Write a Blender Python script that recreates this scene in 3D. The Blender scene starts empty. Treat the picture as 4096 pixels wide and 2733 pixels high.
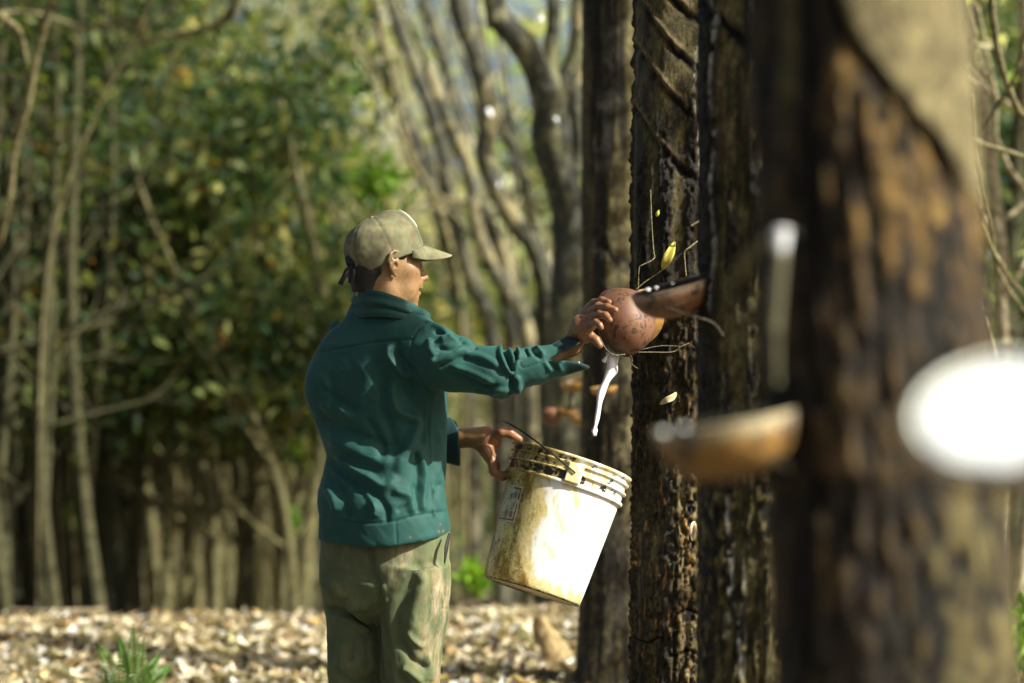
import bpy, math, random
import numpy as np
from mathutils import Vector, Matrix

random.seed(7)
rng = np.random.default_rng(11)
scene = bpy.context.scene
COL = scene.collection
PI = math.pi
FPX = 4096 * 85.0 / 36.0          # focal length of the 85 mm lens in photo pixels
CAMZ = 1.35

def P(px, py, d):
    """photo pixel + distance -> world point"""
    return Vector(((px - 2048.0) / FPX * d, d, CAMZ - (py - 1366.5) / FPX * d))

# ------------------------------------------------------------------ object helpers
def tag(o, label=None, cat=None, group=None, kind=None):
    if label: o['label'] = label
    if cat: o['category'] = cat
    if group: o['group'] = group
    if kind: o['kind'] = kind
    return o

def empty(name, loc, label=None, cat=None, group=None, parent=None):
    o = bpy.data.objects.new(name, None)
    COL.objects.link(o)
    o.location = loc
    o.empty_display_size = 0.1
    if parent: o.parent = parent
    return tag(o, label, cat, group)

def mesh_np(name, V, F, mat=None, parent=None, smooth=True, col=None, world=True):
    """V (n,3) array, F (m,k) array or list of arrays; V in world coordinates (shifted to parent if it has one)"""
    V = np.asarray(V, dtype=np.float32)
    Fs = F if isinstance(F, list) else [F]
    Fs = [np.asarray(f, dtype=np.int32) for f in Fs if len(f)]
    if parent is not None and world:
        V = V - np.array(parent_world(parent), dtype=np.float32)
    me = bpy.data.meshes.new(name)
    me.vertices.add(len(V))
    me.vertices.foreach_set('co', V.ravel())
    nl = sum(f.size for f in Fs); nf = sum(len(f) for f in Fs)
    me.loops.add(nl); me.polygons.add(nf)
    me.loops.foreach_set('vertex_index', np.concatenate([f.ravel() for f in Fs]))
    tot = np.concatenate([np.full(len(f), f.shape[1], dtype=np.int32) for f in Fs])
    st = np.concatenate([[0], np.cumsum(tot)[:-1]]).astype(np.int32)
    me.polygons.foreach_set('loop_start', st)
    me.polygons.foreach_set('loop_total', tot)
    me.polygons.foreach_set('use_smooth', np.full(nf, smooth, dtype=bool))
    me.update(calc_edges=True)
    me.validate()
    if col is not None:
        a = me.color_attributes.new('col', 'FLOAT_COLOR', 'POINT')
        c = np.ones((len(V), 4), dtype=np.float32); c[:, :3] = col
        a.data.foreach_set('color', c.ravel())
    if mat: me.materials.append(mat)
    o = bpy.data.objects.new(name, me)
    COL.objects.link(o)
    if parent is not None: o.parent = parent
    return o

def parent_world(p):
    v = Vector((0, 0, 0))
    while p is not None:
        v = v + p.location
        p = p.parent
    return v

def rebase(o, loc):
    """move a top-level mesh's origin to loc without moving the mesh"""
    o.data.transform(Matrix.Translation(-Vector(loc)))
    o.location = loc

class MB:
    """collects numpy chunks into one mesh"""
    def __init__(s): s.V = []; s.F = []; s.C = []; s.n = 0
    def add(s, V, F, c=None):
        V = np.asarray(V, dtype=np.float32); F = np.asarray(F, dtype=np.int32)
        s.V.append(V); s.F.append(F + s.n); s.n += len(V)
        s.C.append(np.broadcast_to(np.array(c if c is not None else (1, 1, 1), dtype=np.float32), (len(V), 3)))
    def build(s, name, mat, parent=None, smooth=True):
        by = {}
        for f in s.F: by.setdefault(f.shape[1], []).append(f)
        return mesh_np(name, np.concatenate(s.V), [np.concatenate(v) for v in by.values()], mat, parent, smooth, np.concatenate(s.C))

def frames(pts):
    pts = np.asarray(pts, dtype=float)
    T = np.gradient(pts, axis=0)
    T /= np.linalg.norm(T, axis=1)[:, None] + 1e-12
    N = np.zeros_like(T)
    ref = np.array([0, 1, 0.0]) if abs(T[0, 1]) < 0.9 else np.array([1.0, 0, 0])
    n = np.cross(T[0], ref); n /= np.linalg.norm(n)
    for i in range(len(T)):
        n = n - T[i] * np.dot(n, T[i]); n /= np.linalg.norm(n) + 1e-12
        N[i] = n
    return T, N, np.cross(T, N)

def tube(pts, rad, ns=8, caps=True, disp=None):
    pts = np.asarray([tuple(p) for p in pts], dtype=float)
    m = len(pts)
    rad = np.full(m, rad) if np.isscalar(rad) else np.asarray(rad, dtype=float)
    T, N, B = frames(pts)
    a = np.linspace(0, 2 * PI, ns, endpoint=False)
    ring = np.cos(a)[None, :, None] * N[:, None, :] + np.sin(a)[None, :, None] * B[:, None, :]
    V = (pts[:, None, :] + ring * rad[:, None, None])
    if disp is not None: V = V + ring * disp(V)[..., None]
    V = V.reshape(-1, 3)
    i = np.arange(m - 1)[:, None] * ns; j = np.arange(ns)[None, :]; jn = (j + 1) % ns
    F = np.stack([i + j, i + jn, i + ns + jn, i + ns + j], -1).reshape(-1, 4)
    if caps:
        V = np.vstack([V, pts[0], pts[-1]])
        c0, c1 = m * ns, m * ns + 1
        j = np.arange(ns); jn = (j + 1) % ns
        F = np.vstack([F, np.stack([np.full(ns, c0), jn, j, j], -1)[:, [0, 1, 2, 2]], np.stack([np.full(ns, c1), (m - 1) * ns + j, (m - 1) * ns + jn, (m - 1) * ns + jn], -1)])
        q = F[:-2 * ns]; t = F[-2 * ns:, :3]
        return V, q, t
    return V, F, None

def add_tube(mb, pts, rad, ns=8, c=None, disp=None):
    V, q, t = tube(pts, rad, ns, True, disp)
    mb.V.append(np.asarray(V, dtype=np.float32)); mb.F.append(q.astype(np.int32) + mb.n); mb.F.append(t.astype(np.int32) + mb.n); mb.n += len(V)
    mb.C.append(np.broadcast_to(np.array(c if c is not None else (1, 1, 1), dtype=np.float32), (len(V), 3)))

def smooth_path(pts, n=40, jitter=0.0):
    """Catmull-Rom through pts"""
    p = np.asarray([tuple(q) for q in pts], dtype=float)
    p = np.vstack([2 * p[0] - p[1], p, 2 * p[-1] - p[-2]])
    out = []
    segs = len(p) - 3
    for u in np.linspace(0, segs - 1e-6, n):
        i = int(u); t = u - i
        a, b, c, d = p[i:i + 4]
        out.append(0.5 * ((2 * b) + (-a + c) * t + (2 * a - 5 * b + 4 * c - d) * t * t + (-a + 3 * b - 3 * c + d) * t ** 3))
    out = np.array(out)
    if jitter: out[1:-1] += rng.normal(0, jitter, out[1:-1].shape)
    return out

def lathe(prof, ns=64, M=None, wob=None):
    """prof list of (r, z); M 4x4 placing it"""
    prof = np.asarray(prof, dtype=float); m = len(prof)
    a = np.linspace(0, 2 * PI, ns, endpoint=False)
    V = np.stack([prof[:, 0][:, None] * np.cos(a), prof[:, 0][:, None] * np.sin(a), np.broadcast_to(prof[:, 1][:, None], (m, ns))], -1)
    if wob is not None: V = wob(V)
    V = V.reshape(-1, 3)
    i = np.arange(m - 1)[:, None] * ns; j = np.arange(ns)[None, :]; jn = (j + 1) % ns
    F = np.stack([i + j, i + jn, i + ns + jn, i + ns + j], -1).reshape(-1, 4)
    if M is not None:
        M = np.array(M); V = V @ M[:3, :3].T + M[:3, 3]
    return V, F

def orient(center, up, spin=0.0):
    up = Vector(up).normalized()
    q = Vector((0, 0, 1)).rotation_difference(up)
    return Matrix.Translation(Vector(center)) @ q.to_matrix().to_4x4() @ Matrix.Rotation(spin, 4, 'Z')

# ------------------------------------------------------------------ noise
_T = np.random.default_rng(3).random((64, 64, 64)).astype(np.float32)
def vnoise(X, Y, Z):
    X, Y, Z = np.broadcast_arrays(X, Y, Z)
    xi = np.floor(X).astype(np.int32); yi = np.floor(Y).astype(np.int32); zi = np.floor(Z).astype(np.int32)
    fx = X - xi; fy = Y - yi; fz = Z - zi
    fx = fx * fx * (3 - 2 * fx); fy = fy * fy * (3 - 2 * fy); fz = fz * fz * (3 - 2 * fz)
    x0 = xi & 63; x1 = (xi + 1) & 63; y0 = yi & 63; y1 = (yi + 1) & 63; z0 = zi & 63; z1 = (zi + 1) & 63
    c00 = _T[x0, y0, z0] * (1 - fx) + _T[x1, y0, z0] * fx
    c10 = _T[x0, y1, z0] * (1 - fx) + _T[x1, y1, z0] * fx
    c01 = _T[x0, y0, z1] * (1 - fx) + _T[x1, y0, z1] * fx
    c11 = _T[x0, y1, z1] * (1 - fx) + _T[x1, y1, z1] * fx
    c0 = c00 * (1 - fy) + c10 * fy; c1 = c01 * (1 - fy) + c11 * fy
    return (c0 * (1 - fz) + c1 * fz)

def fbm(X, Y, Z, o=4, g=0.5):
    s = 0; a = 1; t = 0
    for k in range(o):
        s = s + a * vnoise(X * 2 ** k + 17.3 * k, Y * 2 ** k + 5.1 * k, Z * 2 ** k + 9.7 * k); t += a; a *= g
    return s / t

def sstep(a, b, x):
    t = np.clip((x - a) / (b - a), 0, 1)
    return t * t * (3 - 2 * t)

# ------------------------------------------------------------------ signed-distance modelling (smooth unions -> one continuous skin)
def smin(a, b, k):
    if k <= 0: return np.minimum(a, b)
    h = np.clip(0.5 + 0.5 * (b - a) / k, 0, 1)
    return b * (1 - h) + a * h - k * h * (1 - h)
def smax(a, b, k): return -smin(-a, -b, k)

class Field:
    def __init__(s, xs, ys, zs):
        s.x = np.asarray(xs, np.float32); s.y = np.asarray(ys, np.float32); s.z = np.asarray(zs, np.float32)
        s.v = np.full((len(s.x), len(s.y), len(s.z)), 0.5, np.float32)
    def sl(s, lo, hi):
        r = []
        for ax, l, h in zip((s.x, s.y, s.z), lo, hi):
            i = max(0, np.searchsorted(ax, l) - 1); j = min(len(ax), np.searchsorted(ax, h) + 1)
            r.append(slice(i, max(i + 1, j)))
        X = s.x[r[0]][:, None, None]; Y = s.y[r[1]][None, :, None]; Z = s.z[r[2]][None, None, :]
        return tuple(r), X, Y, Z
    def cone(s, a, b, ra, rb, k=0.02, sub=False):
        a = np.array(a, float); b = np.array(b, float); m = max(ra, rb) + k + 0.02
        r, X, Y, Z = s.sl(np.minimum(a, b) - m, np.maximum(a, b) + m)
        ab = b - a; L = float(ab @ ab) + 1e-12
        t = np.clip(((X - a[0]) * ab[0] + (Y - a[1]) * ab[1] + (Z - a[2]) * ab[2]) / L, 0, 1)
        d = np.sqrt((X - a[0] - t * ab[0]) ** 2 + (Y - a[1] - t * ab[1]) ** 2 + (Z - a[2] - t * ab[2]) ** 2) - (ra + t * (rb - ra))
        s.v[r] = smax(s.v[r], -d, k) if sub else smin(s.v[r], d.astype(np.float32), k)
    def chain(s, pts, rad, k=0.01):
        for i in range(len(pts) - 1): s.cone(pts[i], pts[i + 1], rad[i], rad[i + 1], k)
    def ell(s, c, r3, R=None, k=0.02, sub=False):
        c = np.array(c, float); m = max(r3) + k + 0.02
        r, X, Y, Z = s.sl(c - m, c + m)
        dx, dy, dz = X - c[0], Y - c[1], Z - c[2]
        if R is not None:       # rows of R are the local axes
            dx, dy, dz = (R[0][0] * dx + R[0][1] * dy + R[0][2] * dz, R[1][0] * dx + R[1][1] * dy + R[1][2] * dz, R[2][0] * dx + R[2][1] * dy + R[2][2] * dz)
        k0 = np.sqrt((dx / r3[0]) ** 2 + (dy / r3[1]) ** 2 + (dz / r3[2]) ** 2) + 1e-6
        k1 = np.sqrt((dx / r3[0] ** 2) ** 2 + (dy / r3[1] ** 2) ** 2 + (dz / r3[2] ** 2) ** 2) + 1e-6
        d = (k0 * (k0 - 1) / k1).astype(np.float32)
        s.v[r] = smax(s.v[r], -d, k) if sub else smin(s.v[r], d, k)
    def mesh(s):
        v = s.v; neg = v < 0
        nx, ny, nz = v.shape
        cnt = np.zeros((nx - 1, ny - 1, nz - 1), np.uint8)
        for i in (0, 1):
            for j in (0, 1):
                for k in (0, 1):
                    cnt += neg[i:nx - 1 + i, j:ny - 1 + j, k:nz - 1 + k]
        act = (cnt > 0) & (cnt < 8)
        I, J, K = np.nonzero(act)
        idx = np.full(act.shape, -1, np.int32); idx[I, J, K] = np.arange(len(I))
        S = np.zeros((len(I), 3), np.float32); W = np.zeros(len(I), np.float32)
        ax = (s.x, s.y, s.z)
        cor = [(a, b, c) for a in (0, 1) for b in (0, 1) for c in (0, 1)]
        for p in cor:
            for d in range(3):
                if p[d]: continue
                q = list(p); q[d] = 1
                va = v[I + p[0], J + p[1], K + p[2]]; vb = v[I + q[0], J + q[1], K + q[2]]
                cr = (va < 0) != (vb < 0)
                t = np.where(cr, va / np.where(cr, va - vb, 1), 0)
                pa = np.stack([ax[0][I + p[0]], ax[1][J + p[1]], ax[2][K + p[2]]], -1)
                pb = np.stack([ax[0][I + q[0]], ax[1][J + q[1]], ax[2][K + q[2]]], -1)
                S += np.where(cr[:, None], pa + (pb - pa) * t[:, None], 0); W += cr
        V = S / W[:, None]
        F = []
        for d in range(3):
            lo = [slice(1, -1)] * 3; lo[d] = slice(0, v.shape[d] - 1)
            hi = [slice(1, -1)] * 3; hi[d] = slice(1, v.shape[d])
            a = neg[tuple(lo)]; b = neg[tuple(hi)]
            e = np.array(np.nonzero(a != b)); fl = a[tuple(e)]
            o = np.array([1, 1, 1]); o[d] = 0
            e = e + o[:, None]
            u, w = [(1, 2), (2, 0), (0, 1)][d]
            def cell(du, dw):
                c = e.copy(); c[u] -= du; c[w] -= dw
                return idx[c[0], c[1], c[2]]
            q = np.stack([cell(1, 1), cell(0, 1), cell(0, 0), cell(1, 0)], -1)
            q = np.where(fl[:, None], q, q[:, ::-1])
            F.append(q)
        return V, np.concatenate(F)

def poly_sdf(poly, X, Z):
    """2D signed distance to a closed polygon (negative inside)"""
    p = np.asarray(poly, float); n = len(p)
    d = np.full(np.broadcast(X, Z).shape, 1e9); s = np.ones(d.shape)
    for i in range(n):
        a = p[i]; b = p[i - 1]
        ex, ez = b[0] - a[0], b[1] - a[1]
        wx, wz = X - a[0], Z - a[1]
        t = np.clip((wx * ex + wz * ez) / (ex * ex + ez * ez + 1e-12), 0, 1)
        d = np.minimum(d, (wx - ex * t) ** 2 + (wz - ez * t) ** 2)
        c1 = Z >= a[1]; c2 = Z < b[1]; c3 = ex * wz > ez * wx
        f = (c1 & c2 & c3) | (~c1 & ~c2 & ~c3)
        s = np.where(f, -s, s)
    return s * np.sqrt(d)

def smooth_mesh(V, F, it=2, lam=0.5):
    V = V.astype(np.float64).copy(); n = len(V)
    e = np.vstack([F[:, [0, 1]], F[:, [1, 2]], F[:, [2, 3]], F[:, [3, 0]]])
    for _ in range(it):
        S = np.zeros_like(V); c = np.bincount(e.ravel(), minlength=n).astype(float)
        for k in range(3):
            S[:, k] = np.bincount(e[:, 0], V[e[:, 1], k], n) + np.bincount(e[:, 1], V[e[:, 0], k], n)
        V += lam * (S / np.maximum(c, 1)[:, None] - V)
    return V

def vnormals(V, F):
    a = V[F[:, 2]] - V[F[:, 0]]; b = V[F[:, 3]] - V[F[:, 1]]
    fn = np.cross(a, b); N = np.zeros_like(V)
    for k in range(4):
        for c in range(3): N[:, c] += np.bincount(F[:, k], fn[:, c], len(V))
    return N / (np.linalg.norm(N, axis=1)[:, None] + 1e-12)

# ------------------------------------------------------------------ materials
def nmat(name, rough=0.8, base=(0.5, 0.5, 0.5)):
    m = bpy.data.materials.new(name); m.use_nodes = True
    nt = m.node_tree; b = nt.nodes['Principled BSDF']
    b.inputs['Roughness'].default_value = rough
    b.inputs['Base Color'].default_value = (*base, 1)
    return m, nt, b
def node(nt, typ, **kw):
    n = nt.nodes.new(typ)
    for k, v in kw.items():
        if k in n.inputs: n.inputs[k].default_value = v
        else: setattr(n, k, v)
    return n
def objco(nt, sc=(1, 1, 1), which='Object'):
    t = node(nt, 'ShaderNodeTexCoord'); m = node(nt, 'ShaderNodeMapping')
    m.inputs['Scale'].default_value = sc
    nt.links.new(t.outputs[which], m.inputs[0]); return m.outputs[0]
def noise(nt, vec, scale=5, detail=5, rough=0.6, dist=0.0):
    n = node(nt, 'ShaderNodeTexNoise'); n.inputs['Scale'].default_value = scale
    n.inputs['Detail'].default_value = detail; n.inputs['Roughness'].default_value = rough; n.inputs['Distortion'].default_value = dist
    nt.links.new(vec, n.inputs['Vector']); return n.outputs['Fac']
def ramp(nt, fac, stops):
    r = node(nt, 'ShaderNodeValToRGB'); e = r.color_ramp.elements
    while len(e) > len(stops): e.remove(e[-1])
    while len(e) < len(stops): e.new(0.5)
    for el, (p, c) in zip(e, stops):
        el.position = p; el.color = (*c, 1) if not np.isscalar(c) else (c, c, c, 1)
    nt.links.new(fac, r.inputs[0]); return r.outputs['Color']
def mix(nt, fac, a, b, mode='MIX'):
    m = node(nt, 'ShaderNodeMix', data_type='RGBA', blend_type=mode)
    for s, v in ((0, fac), (6, a), (7, b)):
        if hasattr(v, 'links') or hasattr(v, 'is_linked'): nt.links.new(v, m.inputs[s])
        elif np.isscalar(v): m.inputs[s].default_value = v
        else: m.inputs[s].default_value = (*v, 1)
    return m.outputs[2]
def bump(nt, b, h, strength=0.5, dist=0.01):
    n = node(nt, 'ShaderNodeBump'); n.inputs['Strength'].default_value = strength; n.inputs['Distance'].default_value = dist
    nt.links.new(h, n.inputs['Height']); nt.links.new(n.outputs[0], b.inputs['Normal'])
def attr(nt, name='col'):
    a = node(nt, 'ShaderNodeAttribute'); a.attribute_name = name; return a.outputs['Color']
def setc(nt, b, c): nt.links.new(c, b.inputs['Base Color'])
# ================================================================== THE MAN
S0 = 1500.0; D0 = FPX / S0        # pixels per metre at the man's distance
def XZ(px, py): return ((px - 2048.0) / S0, CAMZ - (py - 1366.5) / S0)
def PP(px, py, d=D0): return np.array(P(px, py, d))
def pxy(V):
    """where world points fall, in photo pixels (used to place seams and folds on the cloth)"""
    return 2048 + V[:, 0] / V[:, 1] * FPX, 1366.5 - (V[:, 2] - CAMZ) / V[:, 1] * FPX

def folds(V, N, lst, facing=0.15):
    """raise or sink cloth along lines: (points in px, height m, width px)"""
    u, w = pxy(V)
    D = np.zeros(len(V))
    face = sstep(-facing, 0.35, -N[:, 1])
    for pts, h, wd in lst:
        best = np.full(len(V), 1e9); al = np.zeros(len(V))
        pts = smooth_path([(a, b, 0) for a, b in pts], 6 * len(pts))[:, :2] if len(pts) > 2 else np.array(pts, float)
        L = len(pts) - 1
        for i in range(L):
            a, b = pts[i], pts[i + 1]; e = b - a
            t = np.clip(((u - a[0]) * e[0] + (w - a[1]) * e[1]) / (e @ e + 1e-9), 0, 1)
            d = np.hypot(u - a[0] - t * e[0], w - a[1] - t * e[1])
            m = d < best; best = np.where(m, d, best); al = np.where(m, (i + t) / L, al)
        end = sstep(0, 0.18, al) * sstep(0, 0.18, 1 - al) if h > -0.0028 and abs(wd) > 9 else 1.0
        D += h * np.exp(-(best / wd) ** 2) * end
    return V + N * (D * face)[:, None]

person = empty('person', (-0.36, 6.45, 0.0),
    'man in green jacket and muddy olive trousers pouring a bowl of latex into a bucket', 'person')

# ---------------------------------------------------------------- skeleton points
HC = PP(1540, 1052, 6.45)                        # head centre
yaw = math.radians(18); pit = math.radians(-3)
hF = np.array([math.cos(yaw) * math.cos(pit), math.sin(yaw) * math.cos(pit), math.sin(pit)])
hL = np.array([-math.sin(yaw), math.cos(yaw), 0]); hU = np.cross(hF, hL)
RH = [hF, hL, hU]
def H(f, l, u): return HC + f * hF + l * hL + u * hU

shR, elR, wrR = PP(1680, 1365, 6.34), PP(2010, 1500, 6.26), PP(2288, 1382, 6.30)
shL, elL, wrL = PP(1372, 1440, 6.53), PP(1560, 1752, 6.70), PP(1900, 1752, 6.63)
hip = PP(1535, 2180, 6.45)

# ---------------------------------------------------------------- body: head, neck, trunk, arms, hands, legs as one skin
xs = np.arange(-0.62, 0.34, 0.0031)
ys = np.arange(6.08, 6.86, 0.0035)
zs = np.concatenate([np.arange(0.0, 0.86, 0.012), np.arange(0.86, 1.70, 0.0029)])
B = Field(xs, ys, zs)
# hidden core
B.cone(PP(1530, 1400, 6.48), PP(1520, 1700, 6.48), 0.090, 0.090, 0.04)
B.cone(PP(1520, 1700, 6.48), hip, 0.090, 0.095, 0.04)
B.cone(PP(1440, 1385, 6.50), PP(1640, 1370, 6.40), 0.045, 0.050, 0.05)
# neck
B.cone(PP(1525, 1320, 6.47), H(-0.022, 0, -0.07), 0.066, 0.056, 0.03)
# skull and face
B.ell(H(-0.012, 0, 0.018), (0.098, 0.076, 0.094), RH, 0.02)
B.ell(H(0.040, 0, -0.030), (0.058, 0.060, 0.082), RH, 0.03)
B.ell(H(0.032, 0, -0.080), (0.055, 0.054, 0.036), RH, 0.02)
B.ell(H(0.078, 0, -0.110), (0.018, 0.022, 0.016), RH, 0.02)
for s in (-1, 1):
    B.ell(H(0.056, s * 0.040, -0.018), (0.024, 0.022, 0.022), RH, 0.02)        # cheekbone
    B.ell(H(0.052, s * 0.032, -0.062), (0.028, 0.023, 0.030), RH, 0.02)        # cheek
    B.ell(H(0.080, s * 0.024, 0.026), (0.016, 0.026, 0.010), RH, 0.012)        # brow
    B.ell(H(0.094, s * 0.031, 0.004), (0.014, 0.017, 0.011), RH, 0.010, True)  # eye socket
    B.ell(H(0.078, s * 0.031, 0.003), (0.0125, 0.013, 0.0115), RH, 0.003)      # eyeball
    B.cone(H(0.0875, s * 0.022, 0.0095), H(0.081, s * 0.043, 0.008), 0.004, 0.004, 0.003)
B.cone(H(0.090, 0, 0.010), H(0.106, 0, -0.026), 0.0075, 0.0095, 0.010)         # nose bridge
B.ell(H(0.111, 0, -0.032), (0.0115, 0.0115, 0.0100), RH, 0.006)                # nose tip
for s in (-1, 1): B.ell(H(0.100, s * 0.0125, -0.036), (0.010, 0.008, 0.0075), RH, 0.005)
B.ell(H(0.0945, 0, -0.050), (0.012, 0.022, 0.012), RH, 0.010)
B.ell(H(0.0970, 0, -0.0600), (0.0095, 0.021, 0.0068), RH, 0.004)               # upper lip
B.ell(H(0.0940, 0, -0.0755), (0.0090, 0.018, 0.0072), RH, 0.004)               # lower lip
B.ell(H(0.105, 0, -0.0672), (0.010, 0.024, 0.0022), RH, 0.002, True)
B.ell(H(0.0985, 0, -0.0885), (0.007, 0.020, 0.005), RH, 0.006, True)
B.ell(H(0.082, 0, -0.088), (0.014, 0.026, 0.016), RH, 0.01)
# ears
for s in (-1, 1):
    c = [H(0.018, s * 0.076, 0.016), H(0.012, s * 0.083, 0.027), H(0.000, s * 0.088, 0.029), H(-0.011, s * 0.091, 0.020), H(-0.014, s * 0.092, 0.004), H(-0.009, s * 0.088, -0.014), H(0.003, s * 0.081, -0.030), H(0.012, s * 0.076, -0.036)]
    B.ell(H(0.002, s * 0.079, -0.001), (0.016, 0.008, 0.030), RH, 0.005)
    for q in range(len(c) - 1): B.cone(c[q], c[q + 1], 0.0040, 0.0040, 0.002)
    B.cone(H(-0.004, s * 0.085, 0.012), H(-0.002, s * 0.084, -0.010), 0.0030, 0.0030, 0.003)
    B.ell(H(0.006, s * 0.086, -0.009), (0.0055, 0.0065, 0.0080), RH, 0.002, True)
    B.ell(H(0.003, s * 0.087, 0.014), (0.0055, 0.0070, 0.0075), RH, 0.002, True)
    B.cone(H(0.015, s * 0.079, -0.004), H(0.014, s * 0.078, -0.014), 0.0032, 0.0032, 0.002)
# tendon of the neck below the ear
B.cone(H(-0.012, -0.045, -0.050), PP(1592, 1255, 6.43), 0.016, 0.018, 0.03)
# arms
B.cone(shR, elR, 0.044, 0.037, 0.03); B.cone(elR, PP(2150, 1452, 6.285), 0.036, 0.029, 0.02)
B.cone(PP(2150, 1452, 6.285), wrR, 0.029, 0.0245, 0.02)
B.cone(shL, elL, 0.044, 0.037, 0.03); B.cone(elL, PP(1700, 1755, 6.68), 0.038, 0.035, 0.02)
B.cone(PP(1700, 1755, 6.68), wrL, 0.034, 0.0265, 0.02)
# right hand on the bowl: palm, four fingers spread over the bowl, thumb below
def fing(pts, r0, r1, k=0.006):
    r = np.linspace(r0, r1, len(pts))
    q = [PP(*p) for p in pts]
    B.chain(q, r, k)
B.cone(wrR, PP(2322, 1300, 6.27), 0.0255, 0.026, 0.015)
B.cone(PP(2318, 1290, 6.29), PP(2362, 1232, 6.275), 0.0185, 0.0125, 0.012)
B.cone(PP(2322, 1300, 6.26), PP(2376, 1268, 6.235), 0.0190, 0.0125, 0.012)
B.cone(PP(2325, 1325, 6.25), PP(2372, 1300, 6.225), 0.0190, 0.0125, 0.012)
fing([(2352, 1232, 6.29), (2375, 1212, 6.27), (2408, 1201, 6.245), (2436, 1209, 6.228)], 0.0112, 0.0078)
fing([(2362, 1250, 6.265), (2392, 1227, 6.235), (2430, 1229, 6.205), (2462, 1240, 6.190)], 0.0114, 0.0080)
fing([(2368, 1278, 6.240), (2400, 1256, 6.210), (2424, 1263, 6.192), (2439, 1280, 6.180)], 0.0112, 0.0078)
fing([(2366, 1302, 6.225), (2384, 1290, 6.195), (2398, 1300, 6.180), (2406, 1312, 6.178)], 0.0098, 0.0068)
B.cone(PP(2312, 1352, 6.285), PP(2345, 1352, 6.26), 0.0175, 0.0145, 0.012)
fing([(2338, 1352, 6.262), (2362, 1345, 6.25), (2384, 1360, 6.243), (2399, 1382, 6.240)], 0.0135, 0.0090)
# left hand under the bucket rim
B.cone(wrL, PP(1945, 1752, 6.62), 0.0265, 0.0285, 0.012)
B.cone(PP(1945, 1752, 6.62), PP(1972, 1766, 6.615), 0.0285, 0.0230, 0.015)
B.cone(PP(1930, 1775, 6.62), PP(1968, 1838, 6.62), 0.0235, 0.0190, 0.015)
fing([(1968, 1745, 6.605), (2006, 1728, 6.59), (2040, 1733, 6.59), (2078, 1758, 6.595)], 0.0165, 0.0100, 0.010)
for i in range(4):
    y = 6.575 + i * 0.0215; s = (-3, 6, 2, -8)[i]
    fing([(1948 + s, 1800, y), (1972 + s, 1850 + s, y), (1980 + s, 1893 + s, y), (2008, 1906 + s * .6, y), (2044, 1896 + s * .4, y)], 0.0138, 0.0092)
# legs and feet
for s, x0, x1, y0 in ((-1, 1405, 1400, 6.52), (1, 1655, 1662, 6.40)):
    B.cone(PP(x0, 2200, y0), PP(x1 + 8 * s, 2790, y0 - 0.02), 0.062, 0.050, 0.03)
    B.cone(PP(x1 + 8 * s, 2790, y0 - 0.02), (XZ(x1, 0)[0], y0, 0.09), 0.052, 0.038, 0.03)
    B.cone((XZ(x1, 0)[0], y0, 0.05), (XZ(x1, 0)[0] + 0.05, y0 + 0.13, 0.035), 0.04, 0.03, 0.03)
Vb, Fb = B.mesh(); del B
Vb = smooth_mesh(Vb, Fb, 1, 0.35)
skin, nt, b = nmat('skin', 0.42)
c = objco(nt)
n1 = noise(nt, c, 22, 5, 0.6); n2 = noise(nt, c, 160, 3, 0.6)
base = ramp(nt, n1, [(0.3, (0.18, 0.100, 0.042)), (0.7, (0.34, 0.195, 0.088))])
base = mix(nt, 0.3, base, ramp(nt, n2, [(0.35, (0.14, 0.075, 0.033)), (0.6, (0.34, 0.205, 0.092))]))
base = mix(nt, 1.0, base, attr(nt), 'MULTIPLY')
setc(nt, b, base); bump(nt, b, n2, 0.25, 0.002)
b.inputs['Subsurface Weight'].default_value = 0.06
b.inputs['Subsurface Radius'].default_value = (0.6, 0.25, 0.12); b.inputs['Subsurface Scale'].default_value = 0.01
# lips redder, hands a little darker and pinker, faint moustache, nails
col = np.ones((len(Vb), 3), np.float32)
def paint(p, r, c, amt=1.0):
    d = np.linalg.norm(Vb - p, axis=1); m = (1 - sstep(r * 0.6, r, d))[:, None] * amt
    col[:] = col * (1 - m) + np.array(c) * m
for s in (-1, 0, 1):
    paint(H(0.097, s * 0.010, -0.057), 0.009, (0.62, 0.45, 0.50), .8); paint(H(0.094, s * 0.009, -0.0715), 0.009, (0.85, 0.60, 0.68), .8)
    paint(H(0.092, s * 0.012, -0.050), 0.008, (0.45, 0.45, 0.5), .7)
    paint(H(0.081, s * 0.008, -0.112), 0.012, (0.7, 0.7, 0.72), .5)
for s in (-1, 1): paint(H(0.09, s * 0.031, 0.003), 0.010, (0.12, 0.10, 0.10), .9); paint(H(0.088, s * 0.026, 0.026), 0.016, (0.2, 0.2, 0.2), .7)
paint(H(0.083, -0.030, -0.037), 0.0045, (0.25, 0.25, 0.25), .8)
hm = sstep(1905, 1935, pxy(Vb)[0])[:, None]
col *= 1 - hm * np.array([0.05, 0.22, 0.18]) * (pxy(Vb)[0] > 1905)[:, None]
for q in ((2436, 1209, 6.215), (2462, 1240, 6.180), (2439, 1280, 6.170)): paint(PP(*q), 0.006, (1.35, 1.45, 1.55), .6)
body = mesh_np('body', Vb, Fb, skin, person, True, col)

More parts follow.
